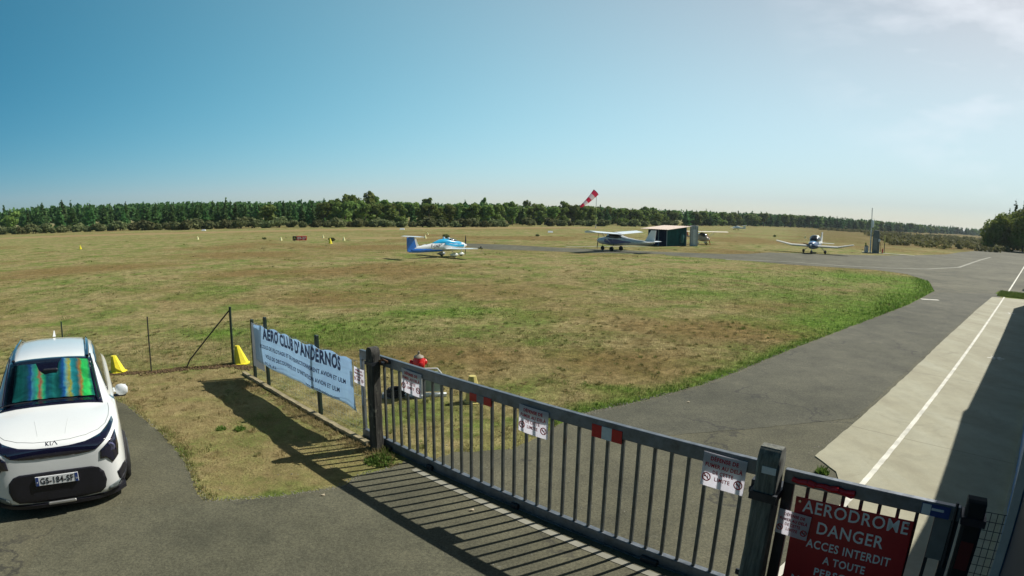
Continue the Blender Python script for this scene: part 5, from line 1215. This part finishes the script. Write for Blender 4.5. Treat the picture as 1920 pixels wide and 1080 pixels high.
# far-off wood behind the individual trees, one mass
vs, fs, off = [], [], 0
for i in range(2200):
    az = random.uniform(-56, 47); D0 = float(np.interp(az, AZT, BASD)); D = D0 * (random.uniform(1.45, 1.9) if az < 17 else random.uniform(1.03, 1.4))
    e = float(np.interp(az, AZT, TOPE)) * random.uniform(.80, .98); H = 3.45 + D * math.tan(R(e)) * 1.0
    cl = pine_clumps(H, H * .17, i, .35)[::3]; a, b = leafcloud(cl, 75, H * .15, i); a = a + np.array([D * math.sin(R(az)), D * math.cos(R(az)), 0]); vs.append(a); fs.append(b + off); off += len(a)
wd_ = np_mesh('distant_wood', np.concatenate(vs), np.concatenate(fs), pine_m); tag(wd_, 'distant pine wood filling in behind the front rows of trees', 'wood', None, 'stuff')
# right hand cluster of trees beside the apron
big = [make_tree('broadleaf_tree', 10, 4.6, 'low', 91, olive_m, 3800, .55, None), make_tree('broadleaf_tree', 10, 4.4, 'low', 92, olive_m, 3800, .55, None), make_tree('pine_tree', 13, 2.6, 'pine', 93, pine_m, 2400, .55, None)]
for px, by, az_off, D, H, k, lb in ((1862, 468, 0, 150, 8.6, 0, 'olive green broadleaf tree at the left end of the clump right of the apron'), (1880, 468, 0, 156, 7.4, 1, 'bushy broadleaf tree in the middle of the clump right of the apron'), (1899, 468, 0, 152, 9.4, 0, 'dark leafy tree under the pine in the clump right of the apron'),
                                   (1917, 468, 0, 148, 9.8, 1, 'broad tree cut by the right edge of the photo'), (1900, 468, 0, 168, 12.6, 2, 'tall dark pine rising above the clump right of the apron'), (1916, 468, 0, 166, 12.0, 2, 'second dark pine behind the clump, right of the tall one'), (1935, 468, 0, 150, 9.8, 0, 'tree just beyond the right edge of the clump'), (1889, 468, 0, 170, 10.2, 2, 'shorter pine behind the clump, left of the tall one')):
    gx_, gy_ = ground(min(px, 1919), by); a_ = math.atan2(gx_, gy_) + (R(.9) if px > 1919 else 0)
    p = big[k]; o = p if p.name not in used else copy_tree(p); used.add(p.name)
    s = H / (13 if k == 2 else 10); o.location = (D * math.sin(a_), D * math.cos(a_), 0); o.scale = (s * .88, s * .88, s); o.rotation_euler = (0, 0, random.uniform(0, 6)); tag(o, lb, 'tree')
# heath of low bushes right of the fuel point
vs, fs, off = [], [], 0
for i in range(620):
    az = random.uniform(30, 47); D = random.uniform(125, 420) if az > 34.5 else random.uniform(330, 430)
    if az < 36 and D < 200: continue
    r = random.uniform(.5, 1.5); cl = [(random.uniform(-r, r), random.uniform(-r, r), random.uniform(.2, .7), r, r, random.uniform(.35, .9)) for _ in range(3)]
    a, b = leafcloud(cl, 45, .5, 1000 + i); a = a + np.array([D * math.sin(R(az)), D * math.cos(R(az)), 0]); a[:, 2] = np.maximum(a[:, 2], .02); vs.append(a); fs.append(b + off); off += len(a)
ht = np_mesh('heath', np.concatenate(vs), np.concatenate(fs), heath_m); tag(ht, 'low brown green heath scrub beyond the fuel pump', 'heath', None, 'stuff')
# weed tufts far out on the field
for px, py, s, lb in ((621, 452, .5, 'dark weed tuft right beside the yellow cone near the runway sign'), (835, 446, .6, 'weed tuft just behind the canopy of the blue aircraft'), (495, 449, .35, 'weed tuft left of the runway sign'), (1452, 444, .55, 'brown bush on the heath left of the apron aircraft'), (1007, 443, .4, 'weed tuft on the field left of the high wing aircraft')):
    gx_, gy_ = ground(px, py); o = copy_tree(TS[0]); o.location = (gx_, gy_, 0); o.scale = (s * .6, s * .6, s * .6); tag(o, lb, 'shrub')
    if 'group' in o: del o['group']

# ------------------------------------------------------------------ grass blades and near ground detail
def in_wedge(x, y): a = np.degrees(np.arctan2(x, y)); return (np.abs(a) < 55)
HARD = [np.array(road_pts)]
def blades(n, r0, r1, h0, h1, wdt, seed, mask=None, power=1.0):
    g = np.random.default_rng(seed); a = np.radians(g.uniform(-54, 52, n)); r = r0 + (r1 - r0) * g.random(n) ** power
    x, y = r * np.sin(a), r * np.cos(a); keep = ~inside(x, y, road_pts) & ((x * t_[0] + y * t_[1] < 0) | (x * n_[0] + y * n_[1] < -2.8))
    for cx, cy, rr in ((ulx, uly, 0),): pass
    if mask is not None: keep &= mask(x, y)
    x, y = x[keep], y[keep]; n = len(x); gc, bc, pcv = cover(x, y)
    ln = g.normal(size=n)
    clump = np.sin(x * 1.9 + 2 * np.sin(y * 1.3)) * np.sin(y * 2.3 + 1.7 * np.sin(x * .9)) * .5 + .5 * np.sin(x * 5.1 + y * 3.3) * np.sin(y * 6.1 - x * 2.2)
    tone = np.clip(gc * 1.05 + .20 * ln + .30 * clump - .05 - .35 * pcv, 0, 1)
    h = (h0 + (h1 - h0) * g.random(n)) * (.55 + 1.0 * gc); th = g.uniform(0, 2 * np.pi, n); lean = h * g.uniform(.2, 1.1, n)
    w_ = wdt * (.6 + .8 * g.random(n)); dx_, dy_ = np.cos(th), np.sin(th)
    b0 = np.stack([x - dy_ * w_ / 2, y + dx_ * w_ / 2, np.zeros(n)], 1); b1 = np.stack([x + dy_ * w_ / 2, y - dx_ * w_ / 2, np.zeros(n)], 1)
    tp = np.stack([x + dx_ * lean, y + dy_ * lean, h], 1); V = np.stack([b0, b1, tp], 1).reshape(-1, 3)
    return V, np.repeat(tone, 3)
parts = [blades(150000, 7.5, 17, .015, .05, .009, 1, None, .8), blades(110000, 14, 34, .02, .06, .016, 2, None, .9), blades(60000, 30, 75, .03, .09, .03, 3, None, .8)]
# taller tufts along asphalt edges
def near_edge(pts, d): return lambda x, y: seg_dist(x, y, pts) < d * (.55 + .30 * np.sin(x * 7 + y * 5) + .35 * np.sin(x * 2.3 - y * 1.7 + 1) + .2 * np.sin(x * 19 - y * 13))
parts += [blades(190000, 5.5, 14, .02, .085, .010, 4, near_edge(strip_edge[:8], .30)), blades(220000, 8, 30, .02, .065, .013, 5, near_edge(verge[:8], .42)), blades(140000, 24, 46, .03, .10, .03, 6, near_edge(verge[5:11], 1.5)),
          blades(420000, 6.5, 12.8, .02, .10, .009, 8, near_edge([GP(-4.6, -.20), GP(-.2, -.20), GP(.7, -.3)], .22))]
def clump_blades(nc, per, r0, r1, rad, h, wdt, seed):
    g = np.random.default_rng(seed); a = np.radians(g.uniform(-54, 50, nc)); r = r0 + (r1 - r0) * g.random(nc) ** .75; cx, cy = r * np.sin(a), r * np.cos(a)
    rr = rad * (.5 + g.random(nc)); ht_ = h * (.4 + g.random(nc)); tn = g.random(nc)
    i = np.repeat(np.arange(nc), per); n = len(i); q = np.sqrt(g.random(n)) * rr[i]; th = g.uniform(0, 6.28, n); x, y = cx[i] + q * np.cos(th), cy[i] + q * np.sin(th) * 1.3
    keep = ~inside(x, y, road_pts) & (x * n_[0] + y * n_[1] < -2.85); x, y, i, th, q = x[keep], y[keep], i[keep], th[keep], q[keep]; n = len(x); gc, bc, pcv = cover(x, y)
    hh = ht_[i] * (.6 + .6 * g.random(n)) * (1.1 - .6 * q / rr[i]); w_ = wdt * (.6 + .8 * g.random(n)); ln = hh * g.uniform(.3, 1.0, n)
    V = np.stack([np.stack([x - np.sin(th) * w_, y + np.cos(th) * w_, 0 * x], 1), np.stack([x + np.sin(th) * w_, y - np.cos(th) * w_, 0 * x], 1), np.stack([x + np.cos(th) * ln, y + np.sin(th) * ln, hh], 1)], 1).reshape(-1, 3)
    return V, np.repeat(np.clip(tn[i] * .75 + .5 * gc - .25 * pcv + .1 * g.normal(size=n), 0, 1), 3)
parts += [clump_blades(1300, 60, 7.5, 20, .10, .055, .005, 41), clump_blades(900, 40, 18, 42, .28, .05, .012, 42), clump_blades(160, 40, 40, 100, .5, .10, .025, 43)]
g_ = np.random.default_rng(77); nn_ = 9000; tt_ = g_.uniform(37.7, 41.0, nn_); oo_ = g_.uniform(-2.25, .9, nn_); x = t_[0] * tt_ + n_[0] * oo_; y = t_[1] * tt_ + n_[1] * oo_; th = g_.uniform(0, 6.28, nn_); hh = g_.uniform(.04, .14, nn_)
parts.append((np.stack([np.stack([x - np.sin(th) * .015, y + np.cos(th) * .015, 0 * x + .016], 1), np.stack([x + np.sin(th) * .015, y - np.cos(th) * .015, 0 * x + .016], 1), np.stack([x + np.cos(th) * hh * .6, y + np.sin(th) * hh * .6, hh], 1)], 1).reshape(-1, 3), np.repeat(g_.uniform(.5, 1, nn_), 3)))
Vb = np.concatenate([p[0] for p in parts]); tb = np.concatenate([p[1] for p in parts])
gr = np_mesh('grass', Vb, np.arange(len(Vb)).reshape(-1, 3), blade_m, None, tb); tag(gr, 'short dry grass with green patches covering the airfield', 'grass', None, 'stuff')
print('blades', len(Vb) // 3)
# green weeds by the post and on the strip, dug-over soil along the fence, small stones
def tuft(px, py, r, n, h, seed, lb):
    cx, cy = ground(px, py); g = np.random.default_rng(seed); a = g.uniform(0, 6.28, n); q = r * np.sqrt(g.random(n)); x, y = cx + q * np.cos(a), cy + q * np.sin(a); hh = h * (.4 + g.random(n)) * (1.1 - q / r * .6)
    w_ = .014; th = g.uniform(0, 6.28, n); L_ = hh * .8
    V = np.stack([np.stack([x - np.sin(th) * w_, y + np.cos(th) * w_, 0 * x], 1), np.stack([x + np.sin(th) * w_, y - np.cos(th) * w_, 0 * x], 1), np.stack([x + np.cos(th) * L_, y + np.sin(th) * L_, hh], 1)], 1).reshape(-1, 3)
    o = np_mesh('weed_tuft', V, np.arange(3 * n).reshape(-1, 3), blade_m, None, np.repeat(.75 + .25 * g.random(n), 3)); tag(o, lb, 'weed')
tuft(712, 864, .22, 420, .07, 21, 'green weed patch beside the foot of the left gate post'); tuft(415, 805, .09, 120, .06, 22, 'small green weed on the dry strip, left of two'); tuft(450, 806, .09, 130, .07, 23, 'small green weed beside the banner shadow, right of two')
tuft(1541, 887, .10, 160, .10, 24, 'weed tuft at the near corner of the concrete apron')
vs, fs, ts, off = [], [], [], 0
g = np.random.default_rng(31)
def clods(path, n, wd, r0, r1):
    global off
    for _ in range(n):
        q = g.random() * (len(path) - 1); i = int(q); f = q - i; px = path[i][0] * (1 - f) + path[i + 1][0] * f + g.normal() * wd; py = path[i][1] * (1 - f) + path[i + 1][1] * f + g.normal() * wd
        r = g.uniform(r0, r1); d = g.normal(size=(8, 3)); d /= np.linalg.norm(d, axis=1)[:, None]
        base = np.array([[-1, -1, -.4], [1, -1, -.4], [1, 1, -.4], [-1, 1, -.4], [-.7, -.7, .6], [.7, -.7, .6], [.7, .7, .6], [-.7, .7, .6]]) + d * .35
        vs.append(base * r + np.array([px, py, r * .25])); fs.append(np.array([[0, 3, 2, 1], [4, 5, 6, 7], [0, 1, 5, 4], [1, 2, 6, 5], [2, 3, 7, 6], [3, 0, 4, 7]]) + off); off += 8
clods(G((195, 702), (284, 699), (350, 692), (437, 686), (468, 692)), 1100, .08, .006, .024); clods([GP(-4.8, -.16), GP(-2, -.16), GP(-.1, -.2)], 260, .06, .004, .012)
sl_ = np_mesh('loose_soil', np.concatenate(vs), np.concatenate(fs), M('soil', (.12, .082, .045), 1, 0, .5, 9, .1)); tag(sl_, 'ridge of loose brown soil and dry roots along the fence foot', 'soil', None, 'stuff')
vs, fs, off = [], [], 0
clods(G((300, 960), (620, 1000), (900, 1060)), 120, .9, .004, .010); clods(G((850, 900), (1000, 860), (1200, 830), (1300, 900)), 200, .7, .004, .011); clods(G((1320, 880), (1180, 960)), 60, .4, .004, .010)
clods([p_ for p_ in strip_edge], 1500, .035, .003, .009); clods(verge[:8], 1500, .06, .005, .014); clods([HP(8.3, -2.78), HP(20, -2.8), HP(34, -2.66)], 700, .05, .004, .012)
gv = np_mesh('gravel', np.concatenate(vs), np.concatenate(fs), M('pale_stone', (.20, .19, .155), .9, 0, .3, 9)); tag(gv, 'scattered pale grit and pebbles on the asphalt', 'gravel', None, 'stuff')
for px, py in ((884, 958), (77, 0), (605, 930), (1290, 755)):
    if py: 
        cx, cy = ground(px, py); q = .035
        m = MB(); m.add([(-q, -q * .4, .003), (0, -q * .7, .016), (q, -q * .2, .004), (q * .6, q * .6, .018), (-q * .3, q * .7, .006)], [(0, 1, 2, 3, 4)]); o = m.build('dry_leaf', M('dry_leaf_tan', (.42, .36, .24), .8), None, loc=(cx, cy, .01)); md = o.modifiers.new('t', 'SOLIDIFY'); md.thickness = .002
        tag(o, {884: 'pale curled dry leaf on the asphalt between the gate bar shadows', 605: 'pale dry leaf on the asphalt near the corner of the grass strip', 1290: 'pale dry leaf at the grass edge of the taxiway'}[px], 'leaf')

# ------------------------------------------------------------------ thin summer haze
hm = bpy.data.materials.new('haze_air'); hm.use_nodes = True; hn = hm.node_tree.nodes; hn.clear()
ho = hn.new('ShaderNodeOutputMaterial'); hv = hn.new('ShaderNodeVolumePrincipled'); hv.inputs['Density'].default_value = .00012
hv.inputs['Color'].default_value = (.80, .92, 1, 1); hv.inputs['Anisotropy'].default_value = .35; hm.node_tree.links.new(hv.outputs[0], ho.inputs['Volume'])
hz = MB().box((0, 2000, 10.5), (10400, 8400, 23)).build('haze', hm); tag(hz, kind='stuff')
